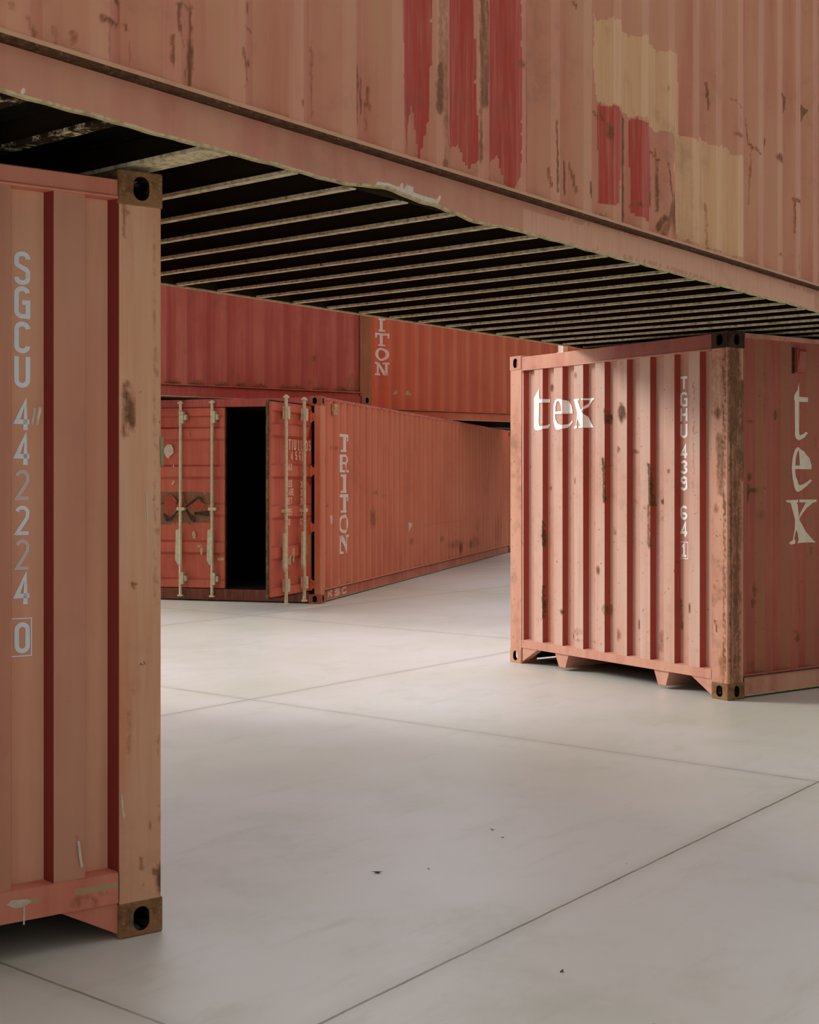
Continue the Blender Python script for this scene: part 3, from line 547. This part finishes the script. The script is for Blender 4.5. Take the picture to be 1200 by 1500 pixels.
def container(name, label, loc, ang, L, z, m, front_fine, *, end='panel', end_fine=None, end_marks=(), end_patch=(), side_marks=(), side_patch=(),
              du=.02, dz=.03, side_phase=.32, finez=None, head=(2.494, 2.555), sill=(.125, .225), beams=None, cast=None, gap_rail=.03, deep_l=.0, deep_r=.0,
              end_dl=1., end_dr=1., end_do=0.0, end_di=0.0, side_din=.04, side_di=.0, post_w=None, flange=.04, rail_wave=None, rail_marks=(), rail_patch=(), post_fine=False, tunnel=False, extra=None, group='shipping containers'):
    root = thing(name, label, 'shipping container', loc, ang, z, group)
    SB = Face((0, W, 0), (1, 0, 0), (0, 1, 0)); EB = Face((L, 0, 0), (0, 1, 0), (1, 0, 0))
    # corner castings and posts
    for ix in (0, 1):
        for iy in (0, 1):
            for iz in (0, 1):
                cm = cast(ix, iy, iz) if cast else m['cast']
                casting(root, .089 if ix == 0 else L-.089, .081 if iy == 0 else W-.081, .059 if iz == 0 else H-.059, cm)
            fine = post_fine and ix == 0
            post(root, L, ix, iy, m['post'], end_marks if fine and ix == 0 and iy in (0,) else None, side_marks if fine and iy == 0 and ix == 0 else None, .012 if fine and iy == 0 else .3, w=(post_w or (.158, .158))[0], we=(post_w or (.158, .158))[1])
    # side panels
    pw = (post_w or (.158,))[0]
    ps = prof_side(pw, L-pw, din=side_din, phase=side_phase)
    zr = .172
    mb = MB(); panel(mb, SIDE, ps, zr, H-.038, m['side'], du, dz, front_fine, finez, side_marks, side_patch, deep_l, deep_r, deep_in=side_di)
    sp = mb.build('side_panel', root)
    mb = MB(); panel(mb, SB, ps, zr, H-.038, m['side'], 5, 5); mb.build('side_panel', root)
    # top and bottom rails
    for iy in (0, 1):
        y0, s = (0, 1) if iy == 0 else (W, -1)
        mb = MB(); mb.box((.178, min(y0+s*.002, y0+s*.062), H-.04), (L-.178, max(y0+s*.002, y0+s*.062), H-.006), m['rail'])
        mb.build('top_rail', root, .003)
        mb = MB()
        xs = spans([.178, L-.178], .016 if beams else .03, front_fine if iy == 0 else (0, 0), 1.0) if iy == 0 else [.178, L-.178]
        zl = [.014, .03, .055, .08, .105, .13, .148, .15]
        f = SIDE if iy == 0 else SB
        g = gap_rail if iy == 0 else .01
        vs = []; ru = []
        for zz in zl:
            for x in xs:
                wv = rail_wave(x) if (rail_wave and iy == 0) else 0
                k = max(0, 1-(zz-.014)/.09)
                vs.append(f.p(x, zz+wv*k, g+.012*(zz > .149)))
        n = len(xs)
        fs = [(j*n+i, j*n+i+1, (j+1)*n+i+1, (j+1)*n+i) for j in range(len(zl)-1) for i in range(n-1)]
        Um, Zm = np.meshgrid(xs, zl)
        ru = eval_rust(rail_marks, Um, Zm).ravel().tolist() if (rail_marks and iy == 0) else None
        pa = [tuple(q) for q in eval_patch(rail_patch, Um, Zm).reshape(-1, 4)] if (rail_patch and iy == 0) else None
        mb.add(vs, fs, m['rail'], 0.0, ru, pa); mb.open = True
        if rail_patch and iy == 0:
            for q in rail_patch:
                if q[1] in DECAL: decal(mb, f, [(0, g), (L, g)], [[q[2]]], MT[q[1]], .003)
        # bottom flange, seam strip and lip
        for (ya, yb, za, mt, dp) in ((g-.0, g+flange, .014, MT['underfl'], 1.0),):
            vs = []
            for x in xs:
                wv = rail_wave(x) if (rail_wave and iy == 0) else 0
                vs += [f.p(x, za+wv, ya-.001), f.p(x, za+wv*.9, yb), f.p(x, za+wv+.008, ya-.001), f.p(x, za+wv*.9+.008, yb)]
            fs = []
            for i in range(len(xs)-1):
                a = i*4; b = a+4
                fs += [(a, b, b+1, a+1), (a+2, a+3, b+3, b+2), (a, a+2, b+2, b), (a+1, b+1, b+3, a+3)]
            mb.add(vs, fs, mt, dp)
        ya, yb = f.p(0, 0, g+.03)[1], f.p(0, 0, g+.034)[1]
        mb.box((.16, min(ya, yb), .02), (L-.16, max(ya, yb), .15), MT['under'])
        ya, yb = f.p(0, 0, -.0)[1], f.p(0, 0, .06)[1]
        mb.box((.158, min(ya, yb), .15), (L-.158, max(ya, yb), .160), MT['ledge'])
        ya, yb = f.p(0, 0, -.003)[1], f.p(0, 0, .045)[1]
        mb.box((.158, min(ya, yb), .160), (L-.158, max(ya, yb), .173), m['side'])
        mb.build('bottom_rail', root)
    # roof and floor
    mb = MB(); n = int((L-.2)/.2); vs = []; fs = []
    us = [(.1+(L-.2)*i/n) for i in range(n+1)]
    for i, u in enumerate(us):
        zz = H-.012-(.02 if i % 2 else 0)
        vs += [(u, .03, zz), (u, W-.03, zz)]
        if i: fs.append((2*i-2, 2*i, 2*i+1, 2*i-1))
    mb.add(vs, fs, m['side']); mb.open = True
    mb.build('roof_panel', root)
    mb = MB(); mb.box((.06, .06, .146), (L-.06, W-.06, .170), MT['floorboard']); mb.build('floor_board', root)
    # ends
    for ix, f in ((0, END), (1, EB)):
        mb = MB(); s = 1 if ix == 0 else -1
        x0 = 0 if ix == 0 else L
        h0, h1 = head
        xa, xb = sorted((x0+s*.006, x0+s*.075))
        nm = 'door_header' if (end == 'door' and ix == 0) else 'end_header'
        hm = m.get('head', m['rail'])
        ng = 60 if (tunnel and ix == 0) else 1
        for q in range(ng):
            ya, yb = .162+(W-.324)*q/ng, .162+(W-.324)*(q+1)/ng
            mb.box((xa, ya, h0), (xb, yb, h1), hm, max(0., min(.75, (1.62-ya)*1.4)) if ng > 1 else 0.0)  # header colour grades to deeper red, imitating the overhead container's shadow
        xa, xb = sorted((x0+s*.0, x0+s*.075)); mb.box((xa, .162, h0-.004), (xb, W-.162, h0+.006), hm)
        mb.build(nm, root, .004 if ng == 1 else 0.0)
        mb = MB(); xa, xb = sorted((x0+s*.008, x0+s*.075)); sm = m.get('sill', m['rail'])
        if end == 'door' and ix == 0:
            mb.box((xa, .162, .014), (xb, W-.162, .155), sm); mb.build('door_sill', root, .004)
        else:
            n0, n1 = sill
            mr = MB() if False else mb
            pr2 = [(.162, .004), (W-.162, .004)]
            panel(mb, f, pr2, n0, n1, sm, .02, .02, end_fine if ix == 0 else (0, 0), None, end_marks if ix == 0 else (), end_patch if ix == 0 else ())
            # top ledge slopes up to the panel, underside and back
            for (za, da, zb, db) in ((n1, .004, n1+.008, .058), (n0, .004, n0, .075), (n0, .075, n1+.02, .075)):
                mb.add([f.p(.162, za, da), f.p(W-.162, za, da), f.p(W-.162, zb, db), f.p(.162, zb, db)], [(0, 1, 2, 3)], sm)
            mb.open = True
            # gussets beside the castings
            for (ua, ub) in ((.162, .36), (W-.162, W-.36)):
                gb = MB(); q = [f.p(ua, .018, .012), f.p(ub, n0, .012), f.p(ua, n0, .012)]
                r = [f.p(ua, .018, .08), f.p(ub, n0, .08), f.p(ua, n0, .08)]
                gb.add(q+r, [(0, 1, 2), (3, 5, 4), (0, 3, 4, 1), (0, 2, 5, 3)], sm); gb.build('gusset_plate', root)
            so_ = mb.build('end_sill', root)
            bq = bmesh.new(); bq.from_mesh(so_.data); bmesh.ops.remove_doubles(bq, verts=bq.verts, dist=.0005); bq.to_mesh(so_.data); bq.free()
            if tunnel and ix == 0:
                for (ua, ub) in ((.585, .745), (1.70, 1.87)):
                    g = MB(); mid = (ua+ub)/2; lo = .025
                    a, b = mid-.045, mid+.035
                    q = [(ua, n0), (ub, n0), (b, lo), (a, lo)]
                    vs = [f.p(u, zz, .02) for u, zz in q]+[f.p(u, zz, .5) for u, zz in q]
                    g.add(vs, [(0, 1, 2, 3), (7, 6, 5, 4), (0, 4, 5, 1), (1, 5, 6, 2), (2, 6, 7, 3), (3, 7, 4, 0)], sm)
                    g.build('tunnel_foot', root, .003)
            mb = MB(); pe = prof_end(.158, W-.158)
            panel(mb, f, pe, n1-.01, h1-.01, m['end'] if ix == 0 else m['side'], .014 if ix == 0 else 5, dz*.7 if ix == 0 else 5, end_fine if ix == 0 else (0, 0), None,
                  end_marks if ix == 0 else (), end_patch if ix == 0 else (), end_dl, end_dr, deep_out=end_do, deep_in=end_di)
            mb.build('end_panel', root)
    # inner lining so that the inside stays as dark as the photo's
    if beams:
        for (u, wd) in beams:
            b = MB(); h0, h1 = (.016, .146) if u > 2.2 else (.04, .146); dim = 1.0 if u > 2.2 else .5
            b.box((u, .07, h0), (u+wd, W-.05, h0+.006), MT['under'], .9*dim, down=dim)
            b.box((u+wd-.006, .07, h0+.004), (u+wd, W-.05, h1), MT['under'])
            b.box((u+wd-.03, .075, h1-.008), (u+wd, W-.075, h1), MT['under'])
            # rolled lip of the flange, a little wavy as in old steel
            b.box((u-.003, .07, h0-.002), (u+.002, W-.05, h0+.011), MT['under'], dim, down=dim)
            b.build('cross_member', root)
    root['_L'] = L
    return root, ps

def letters(root, face, pr, shapes, mat, label, name='lettering', parent=None, off=.0015):
    mb = MB(); decal(mb, face, pr, shapes, mat, off)
    return mb.build(name, parent or root, label=label)

def vent(root, u0, u1, z0, z1, mat, dark, mb_name='air_vent'):
    mb = MB(); mb.box((u0, -.03, z0), (u1, .03, z1), mat)
    mb.prism([(-.03, z1), (-.045, z1-.02), (-.03, z0+.03)], 0, u0+.01, u1-.01, mat)
    mb.box((u0-.02, -.004, z0-.01), (u0, .03, z1+.01), dark)  # dark strip beside the vent, standing in for its shadow
    return mb.build(mb_name, root, .003)

def ang(v): return math.atan2(v[1], v[0])
def nrm(v): l = math.hypot(*v); return (v[0]/l, v[1]/l)
R_ = nrm((.825, .565)); L_ = (-R_[1], R_[0]); D_ = nrm((.617, .787)); S_ = nrm((.269, .963))

# ---- container at the left edge ------------------------------------------------
mA = dict(side=MT['A'], end=MT['A'], rail=MT['Arail'], post=MT['Apost'], cast=MT['cast'])
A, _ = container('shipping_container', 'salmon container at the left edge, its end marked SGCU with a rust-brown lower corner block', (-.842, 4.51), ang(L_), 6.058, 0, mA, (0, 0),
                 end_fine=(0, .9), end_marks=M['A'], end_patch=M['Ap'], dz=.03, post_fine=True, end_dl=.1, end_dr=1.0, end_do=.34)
pe = prof_end(.158, W-.158)
A['label'] = 'salmon container at the left edge with the code SGCU down its end'
sh = []; shf = []
for ch, t in zip('SGCU4422240', T['A']):
    pass
for i, (ch, t) in enumerate(zip('SGCU442224', T['A'])):
    (shf if i in (6, 8) else sh).extend(sans(ch, *t, wd=.33 if i < 6 or i == 9 else .26))
t = T['A'][10]; sh += sans('0', *t, wd=.32)
bx = T['Abox'][0]
sh += stroke([(bx[0], bx[2]), (bx[1], bx[2]), (bx[1], bx[3]), (bx[0], bx[3]), (bx[0], bx[2])], .004)
flatA = [(0, .055), (W, .055)]
letters(A, END, flatA, sh, MT['ltA'], 'white code letters and figures with a boxed 0')
letters(A, END, flatA, shf, MT['ltAf'], 'worn, half-erased figure 2')
mb = MB()
for q in M['Ap']:
    if q[1] in DECAL and max(p[0] for p in q[2]) < .17: decal(mb, END, [(0, .004), (1, .004)], [[q[2]]], MT[q[1]], .0015)
if mb.v: mb.build('paint_scratch', [c for c in A.children if c.name.startswith('corner_post')][0])

# ---- container on the right ----------------------------------------------------
mB = dict(side=MT['Bside'], end=MT['B'], rail=MT['Brail'], post=MT['Bpost'], cast=MT['castDark'])
def castB(ix, iy, iz):
    if ix == 0 and iy == 1: return MT['castRose']
    return MT['castDark'] if iz else MT['cast']
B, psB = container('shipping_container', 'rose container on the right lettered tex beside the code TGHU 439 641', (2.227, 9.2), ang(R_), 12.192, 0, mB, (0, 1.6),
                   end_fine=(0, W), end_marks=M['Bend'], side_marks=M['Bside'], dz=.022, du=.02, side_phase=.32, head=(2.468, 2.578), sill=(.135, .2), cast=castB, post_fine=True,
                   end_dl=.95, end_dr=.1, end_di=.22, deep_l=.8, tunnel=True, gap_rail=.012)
peB = prof_end(.158, W-.158)
sh = []
for ch, t in zip('TGHU439641', T['Btghu']): sh += sans(ch, t[0]-.010, t[1]-.008, t[2], t[3], wd=.28)
bx = T['Bbox'][0]; bx = (bx[0]-.016, bx[1]-.014, bx[2], bx[3]); sh += stroke([(bx[0], bx[2]), (bx[1], bx[2]), (bx[1], bx[3]), (bx[0], bx[3]), (bx[0], bx[2])], .005)
letters(B, END, [(0, .055), (W, .055)], sh, MT['ltB'], 'small white code TGHU 439 64 and a boxed 1')
sh = []
for ch, (a, b), t in zip('tex', ((2.128, 1.965), (1.880, 1.685), (1.636, 1.43)), T['Btex']): sh += fit(TEX[ch], a, b, t[2], t[3], flip=True)
letters(B, END, peB, sh, MT['ltB'], 'worn white word tex painted across the end', off=.004)
sh = []
for ch, t in zip('tex', T['Bside']): sh += fit(TEX[ch], *t, flip=True)
letters(B, SIDE, psB, sh, MT['ltBs'], 'tall cream letters t, e, x down the side')
vent(B, .70, .80, 2.33, 2.50, MT['Bside'], MT['castDark'])
mb = MB()
mb.box((.02, 1.765, H-.016), (.07, 1.83, H+.05), MT['pale']); mb.box((.012, 1.758, H-.018), (.08, 1.84, H-.008), MT['pale'])
tw = mb.build('lifting_lug', B, .004, label='small pale block standing up from the end header')

# ---- long container in the middle distance -------------------------------------
mC = dict(side=MT['C'], end=MT['Cdoor'], rail=MT['Crail'], post=MT['C'], cast=MT['castOr'], head=MT['Chead'], sill=MT['Csill'])
C, psC = container('shipping_container', 'long orange container on the ground in the distance with one door open', (-1.105, 16.4), ang(S_), 12.192, 0, mC, (0, 12.1),
                   end='door', side_marks=M['Cside'], side_patch=M['Csp'], du=.035, dz=.05, head=(2.478, 2.575), end_marks=(), deep_l=.0, deep_r=.6, side_din=.026, side_di=.45, post_w=(.158, .085))
sh = []
for ch, t in zip('TRITON', T['C']): sh += fit(SLAB[ch], t[0], t[1], t[2], t[3], box=(0, 0, 1, 1))
letters(C, SIDE, psC, sh, MT['ltC'], 'grey-white slab letters TRITON down the side', off=.002)
sh = []
for ch, x in zip('KSC', (.34, .62, .92)): sh += sans(ch, x, x+.2, .13, .05, wd=.16)
letters(C, SIDE, [(0, .03), (12, .03)], sh, MT['ltD'], 'small scrawled white letters on the bottom rail')
vent(C, .42, .56, 2.38, 2.51, MT['cream'], MT['castOr'])

def leaf_door(parent, y0, width, rot, right):
    """door leaf in its own frame: hinge at origin, leaf along +y, outside towards -x"""
    zb, zt = .165, 2.468
    lf = Face((0, 0, 0), (0, 1, 0), (-1, 0, 0))
    mb = MB()
    # corrugated along z
    zs = [zb, zb+.10]; ds = [0., 0.]
    z = zb+.12
    pat = [(.02, .028), (.30, .028), (.03, 0.), (.13, 0.)]
    k = 0
    while z < zt-.45:
        zs += [z, z+.30, z+.335, z+.46]; ds += [.028, .028, 0., 0.]; z += .485
    zs += [z, zt-.12, zt-.10, zt]; ds += [.028, .028, 0., 0.]
    zz = []; dd = []
    for (a, b), (c, d) in zip(zip(zs, ds), list(zip(zs, ds))[1:]):
        n = max(1, int((c-a)/.03))
        for i in range(n): zz.append(a+(c-a)*i/n); dd.append(b+(d-b)*i/n)
    zz.append(zs[-1]); dd.append(ds[-1])
    us = spans([.0, .07, .085, width-.085, width-.07, width], .03)
    marks = M['leaf'] if right else [m for m in M['Cend']]
    pats = M['leafp'] if right else M['Cendp']
    off = 0 if right else y0
    vs = []; Um, Zm = np.meshgrid(us, zz)
    for j, q in enumerate(zz):
        for u in us:
            edge = u <= .0701 or u >= width-.0701
            vs.append((0 if edge else dd[j], u, q))
    n = len(us)
    fs = [(j*n+i, j*n+i+1, (j+1)*n+i+1, (j+1)*n+i) for j in range(len(zz)-1) for i in range(n-1)]
    dp = [.5 if abs(dd[j+1]-dd[j]) > 1e-4 else 0 for j in range(len(zz)-1) for i in range(n-1)]
    mb.add(vs, fs, MT['Cdoor'], dp, eval_rust(marks, Um+off, Zm).ravel().tolist(), [tuple(q) for q in eval_patch(pats, Um+off, Zm).reshape(-1, 4)])
    for q in pats:
        if q[1] in DECAL:
            decal(mb, lf, [(0, 0), (width, 0)], [[[(a-off, b) for a, b in q[2]]]], MT[q[1]], .0015 + .001*(q[1] == 'black'))
    # rim and back
    mb.box((.042, 0, zb), (.055, width, zt), MT['inner']); mb.box((.0, .0, zb), (.03, .004, zt), MT['Cdoor']); mb.box((.0, width-.004, zb), (.03, width, zt), MT['Cdoor'])
    mb.box((.0, 0, zt-.004), (.03, width, zt), MT['Cdoor']); mb.box((.0, 0, zb), (.03, width, zb+.004), MT['Cdoor'])
    mb.open = True
    dr = mb.build('door', parent)
    dr.location = (.02, y0, 0); dr.rotation_euler = (0, 0, rot)
    g = MB()
    g.box((.03, width-.002, zb-.02), (.06, width+.022, zt+.018), MT['gasket2'])
    g.box((.03, -.012, zb-.02), (.05, .0, zt+.018), MT['gasket'])
    g.box((.03, 0, zt), (.05, width, zt+.02), MT['gasket']); g.box((.03, 0, zb-.02), (.05, width, zb), MT['gasket'])
    g.build('door_gasket', dr, label='black and olive rubber strip round the door leaf')
    for yr in ((.30, .80) if right else (.155, .595)):
        r = MB(); G = MT['galv']
        r.tube((-.045, yr, .06), (-.045, yr, 2.56), .021, G)
        for zc, sgn in ((2.36, 1), (.30, 1)):
            r.box((-.075, yr-.05, zc-.09), (-.0, yr+.012, zc+.06), G)
            r.box((-.06, yr-.085, zc-.05), (-.002, yr-.04, zc+.02), G)
        for zc in (2.545, .075):
            r.box((-.07, yr-.035, zc-.022), (-.02, yr+.035, zc+.0), G)
        r.box((-.065, yr-.06, 1.155), (-.0, yr+.05, 1.195), G)
        r.build('lock_rod', dr, .004, label='pale green lock rod')
        h = MB(); h.prism([(yr+.015, .92), (yr+.06, .90), (yr+.07, .52), (yr+.03, .45), (yr+.01, .5)], 0, -.06, -.03, G)
        h.build('door_handle', dr, .003)
    return dr
left = leaf_door(C, 1.30, 1.03, 0.0, False)
right = leaf_door(C, .13, 1.10, math.radians(84.6), True)
right['label'] = 'right-hand door leaf, swung open'
txt = []
LW = 1.10
def row(s, y_left, z, h, w, gap):
    out = []; y = y_left
    for ch in s:
        if ch != ' ': out += sans(ch, y, y-w, z, z-h*1.15, wd=.36)
        y -= w+gap
    return out
txt += row('TTIU', .72, 2.035, .11, .055, .02) + row('1110', .40, 2.03, .11, .055, .02) + row('5', .08, 2.03, .11, .05, .02)
txt += row('4 5', .58, 1.89, .09, .05, .01) + row('61', .36, 1.89, .09, .05, .02)
z = 1.74
for i, (a, b) in enumerate((('MAX', ''), ('KGS', '305'), ('TARE', '30'), ('NET', '26 '), ('KGS', '370'), ('CU', '67'))):
    z = (1.74, 1.54, 1.44, 1.33, 1.20, 1.08)[i]
    txt += row(a, .70, z, .07, .04, .012) + row(b, .33, z-.01, .07, .045, .012)
letters(C, Face((0, 0, 0), (0, 1, 0), (-1, 0, 0)), [(0, 0), (LW, 0)], txt, MT['ltD'], 'rows of small worn pale lettering', parent=right, off=.002)
for zc in (2.33, 1.655, .95, .24):
    h = MB(); h.box((-.035, .085, zc-.05), (.02, .14, zc+.05), MT['hinge']); h.box((-.05, .115, zc-.055), (-.0, .17, zc+.055), MT['hinge'])
    h.tube((-.03, .125, zc-.07), (-.03, .125, zc+.07), .022, MT['hinge']); h.build('hinge', C, .004)
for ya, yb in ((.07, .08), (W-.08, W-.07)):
    g = MB(); g.box((.12, ya, .17), (12.0, yb, 2.5), MT['inner']); g.build('shade_lining', C)  # dark sheets added so the inside of the open container looks shaded
g = MB(); g.box((.12, .08, 2.48), (12.0, W-.08, 2.5), MT['inner']); g.build('shade_lining', C)
h = MB(); h.tube((.03, .165, .62), (.03, .165, 1.72), .018, MT['galv']); h.build('hinge_rod', C, label='pale green vertical bar in the door gap')

# ---- two upper containers at the back ------------------------------------------
mE = dict(side=MT['E'], end=MT['E'], rail=MT['Chead'], post=MT['Epost'], cast=MT['Epost'])
LE = 6.058
E_, psE = container('shipping_container', 'plum red container at the back, stacked over the open orange one', (-.515-LE*R_[0], 18.4-LE*R_[1]), ang(R_), LE, 2.591+.002, mE, (1.6, LE),
                    side_marks=M['E'], du=.03, dz=.045, deep_r=.4, side_di=.3, gap_rail=.03, post_w=(.2, .158))
mF = dict(side=MT['F'], end=MT['F'], rail=MT['F'], post=MT['F'], cast=MT['castOr'])
F_, psF = container('shipping_container', 'bright vermilion container stacked at the back, lettered TRITON beside the plum one', (-.916, 22.2), ang(R_), 6.058, 2.591+.002, mF, (.1, 5),
                    side_patch=M['Fp'], du=.03, dz=.06, deep_r=.45, side_di=.45)
sh = []
for i, ch in enumerate('TRITON'):
    t = T['F'][max(0, i-1)] if i else None
    zt = .962+.25*(5-i); sh += fit(SLAB[ch], .395, .70, zt, zt-.222, box=(0, 0, 1, 1))
letters(F_, SIDE, psF, sh, MT['ltC'], 'grey-white slab letters TRITON down the side')

# ---- big container overhead ----------------------------------------------------
def wave(x):
    s = x-1.5
    w = .0015*math.sin(s*7)+.001*math.sin(s*17+1)+.0012*math.sin(s*41)
    w += .030*math.exp(-((s-1.72)/.16)**2) + .010*math.exp(-((s-2.02)/.10)**2) - .012*math.exp(-((s-2.3)/.10)**2)
    return w
beams = [(x+1.5, .055) for x in (-1.2, -.85, -.5, -.18, .13, .46)] + [(.81+1.5, .11)]
x = 1.249+1.5-.03
while x < 11.9: beams.append((x, .036)); x += .310
mD = dict(side=MT['D'], end=MT['D'], rail=MT['Drail'], post=MT['D'], cast=MT['castOr'])
Dp = [m for m in M['Dp']]
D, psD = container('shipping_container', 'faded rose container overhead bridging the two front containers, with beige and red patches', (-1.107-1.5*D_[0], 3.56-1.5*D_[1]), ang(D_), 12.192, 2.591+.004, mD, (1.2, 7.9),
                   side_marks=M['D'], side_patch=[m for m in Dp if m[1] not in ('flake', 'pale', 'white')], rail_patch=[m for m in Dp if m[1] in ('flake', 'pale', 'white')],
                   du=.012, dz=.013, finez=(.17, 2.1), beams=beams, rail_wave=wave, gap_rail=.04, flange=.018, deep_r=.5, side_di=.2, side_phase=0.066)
D['group'] = E_['group']

# ------------------------------------------------------------------ floor and debris
def floor_mat():
    k = NT('smooth_concrete'); c = k.coords()
    big = k.noise(c, .35, 4, .6, 1.); mid = k.noise(c, 1.7, 6, .65, 2.); hi = k.noise(c, 22, 5, .7, 3.); sm = k.noise(k.coords((1.2, 5, 1)), 1.3, 7, .7, 6.)
    col = k.mix(k.step(big, .35, .65), lin((208, 206, 201)), lin((196, 195, 181)))
    col = k.mix(k.math('MULTIPLY', k.step(mid, .48, .74), .4), col, lin((172, 173, 150)))
    col = k.mix(k.math('MULTIPLY', k.step(sm, .52, .72), .28), col, lin((162, 164, 136)))
    col = k.mix(k.math('MULTIPLY', k.step(hi, .6, .75), .22), col, lin((166, 158, 140)))
    sx = k.n('ShaderNodeSeparateXYZ', inp={0: c})
    line = None
    wig = k.math('MULTIPLY', k.math('SUBTRACT', k.noise(c, 3., 5, .7, 8.), .5), .02)
    for ax in (0, 1):
        v = k.math('ADD', sx.outputs[ax], wig)
        f = k.math('ABSOLUTE', k.math('SUBTRACT', k.math('FRACT', k.math('ADD', k.math('DIVIDE', v, 4.09), .5)), .5))
        dist = k.math('MULTIPLY', f, 4.09)
        l1 = k.math('SUBTRACT', 1.0, k.step(dist, .0035, .0085))
        l2 = k.math('MULTIPLY', k.math('SUBTRACT', 1.0, k.step(dist, .0, .09)), .16)
        # saw cut is crisp along one direction, nearly filled along the other
        l1 = k.math('MULTIPLY', l1, k.math('ADD', .95 if ax == 1 else .7, k.math('MULTIPLY', k.math('SUBTRACT', k.noise(c, 2.5, 4, .7, 12.), .5), 1.6)), 0, True)
        t = k.math('MAXIMUM', l1, l2)
        line = t if line is None else k.math('MAXIMUM', line, t)
    col = k.mix(k.math('MULTIPLY', line, .85), col, lin((96, 92, 62)))
    # small dark specks
    vo = k.n('ShaderNodeTexVoronoi', inp={'Vector': c, 'Scale': 3.2})
    spk = k.math('SUBTRACT', 1.0, k.step(vo.outputs['Distance'], .012, .022))
    col = k.mix(k.math('MULTIPLY', spk, .5), col, lin((120, 108, 84)))
    rg = k.math('ADD', .30, k.math('MULTIPLY', mid, .2))
    return k.bsdf(col, rg, .75, k.math('SUBTRACT', k.math('MULTIPLY', hi, .1), line), .15, .004)
mb = MB(); nn = 12; S = 44
mb.add([(-S, -S, 0), (S, -S, 0), (S, S, 0), (-S, S, 0)], [(0, 1, 2, 3)], floor_mat()); mb.open = True
fl = mb.build('floor'); fl['kind'] = 'structure'; fl['label'] = 'smooth pale grey-green concrete floor with saw-cut joints'
fl.location = (2.097, 6.743, 0); fl.rotation_euler = (0, 0, ang(D_))

mb = MB(); mb.box((-32, 38, 0), (34, 38.3, 6.2), plain('dark_hall_wall', lin((58, 50, 42)), lin((46, 40, 34)), .9, 3))
wl = mb.build('wall_back'); wl['kind'] = 'structure'; wl['label'] = 'dark wall far behind the containers'
deb = [((-.126, 5.174), 'small dry curled leaf on the open floor right of the salmon container', .022),
       ((.479, 4.139), 'small yellowish leaf scrap on the floor in front of the long joint', .016),
       ((.367, 5.81), 'tiny dark chip on the floor, farther one of a pair near the middle', .012),
       ((.404, 5.688), 'tiny dark chip on the floor, nearer one of a pair near the middle', .010),
       ((.076, 5.229), 'tiny brown crumb on the floor beside the curled leaf', .009)]
for i, ((x, y), lab, s) in enumerate(deb):
    mb = MB(); n = 9; vs = [(0, 0, s*.35)]
    for k in range(n):
        a = 2*PI*k/n; r = s*(1+.35*math.sin(3*a+i))*(.55 if k % 2 else 1)
        vs.append((r*math.cos(a), r*.5*math.sin(a), .001+s*.25*abs(math.cos(a))*(i % 2 == 0)))
    vs.append((0, 0, 0.001))
    fs = [(0, 1+k, 1+(k+1) % n) for k in range(n)]+[(n+1, 1+(k+1) % n, 1+k) for k in range(n)]
    mb.add(vs, fs, MT['leaf'])
    o = mb.build('dry_leaf' if i < 2 else 'floor_crumb'); o.location = (x, y, 0); o.rotation_euler = (0, 0, i*1.3)
    o['label'] = lab; o['category'] = 'leaf' if i < 2 else 'debris'

for o in bpy.data.objects:
    for kx in ('_L',):
        if kx in o.keys(): del o[kx]

# ------------------------------------------------------------------ light, camera
w = bpy.data.worlds.new('overcast'); bpy.context.scene.world = w; w.use_nodes = True
nt = w.node_tree; bg = nt.nodes['Background']; bg.inputs[1].default_value = 1.0
tc = nt.nodes.new('ShaderNodeTexCoord'); dp = nt.nodes.new('ShaderNodeVectorMath'); dp.operation = 'DOT_PRODUCT'
dp.inputs[1].default_value = Vector((-.436,.726,.533)).normalized(); nt.links.new(tc.outputs['Generated'], dp.inputs[0])
mr = nt.nodes.new('ShaderNodeMapRange'); mr.interpolation_type = 'SMOOTHSTEP'
mr.inputs[1].default_value = -.1; mr.inputs[2].default_value = .95; nt.links.new(dp.outputs['Value'], mr.inputs[0])
mx = nt.nodes.new('ShaderNodeMix'); mx.data_type = 'RGBA'; nt.links.new(mr.outputs[0], mx.inputs[0])
mx.inputs[6].default_value = (.36,.34,.31,1); mx.inputs[7].default_value = (1.9,1.88,1.98,1)
nt.links.new(mx.outputs[2], bg.inputs[0])
sun = bpy.data.lights.new('skylight', 'SUN'); sun.energy = 2.3; sun.angle = math.radians(16); sun.color = (1, .96, .92)
so = bpy.data.objects.new('skylight', sun); COL.objects.link(so)
az, el = math.radians(-75), math.radians(27)
dv = Vector((math.sin(az)*math.cos(el), math.cos(az)*math.cos(el), math.sin(el)))
so.rotation_euler = dv.to_track_quat('Z', 'Y').to_euler()
cam = bpy.data.cameras.new('camera'); co = bpy.data.objects.new('camera', cam); COL.objects.link(co)
co.location = (0, 0, 1.545); co.rotation_euler = (PI/2, 0, 0)
cam.sensor_fit = 'HORIZONTAL'; cam.sensor_width = 36; cam.lens = 1929/1200*36; cam.shift_y = -47/1200
cam.clip_end = 300
sc = bpy.context.scene; sc.camera = co
sc.view_settings.view_transform = 'Standard'; sc.view_settings.look = 'None'; sc.view_settings.exposure = 0; sc.view_settings.gamma = 1.0
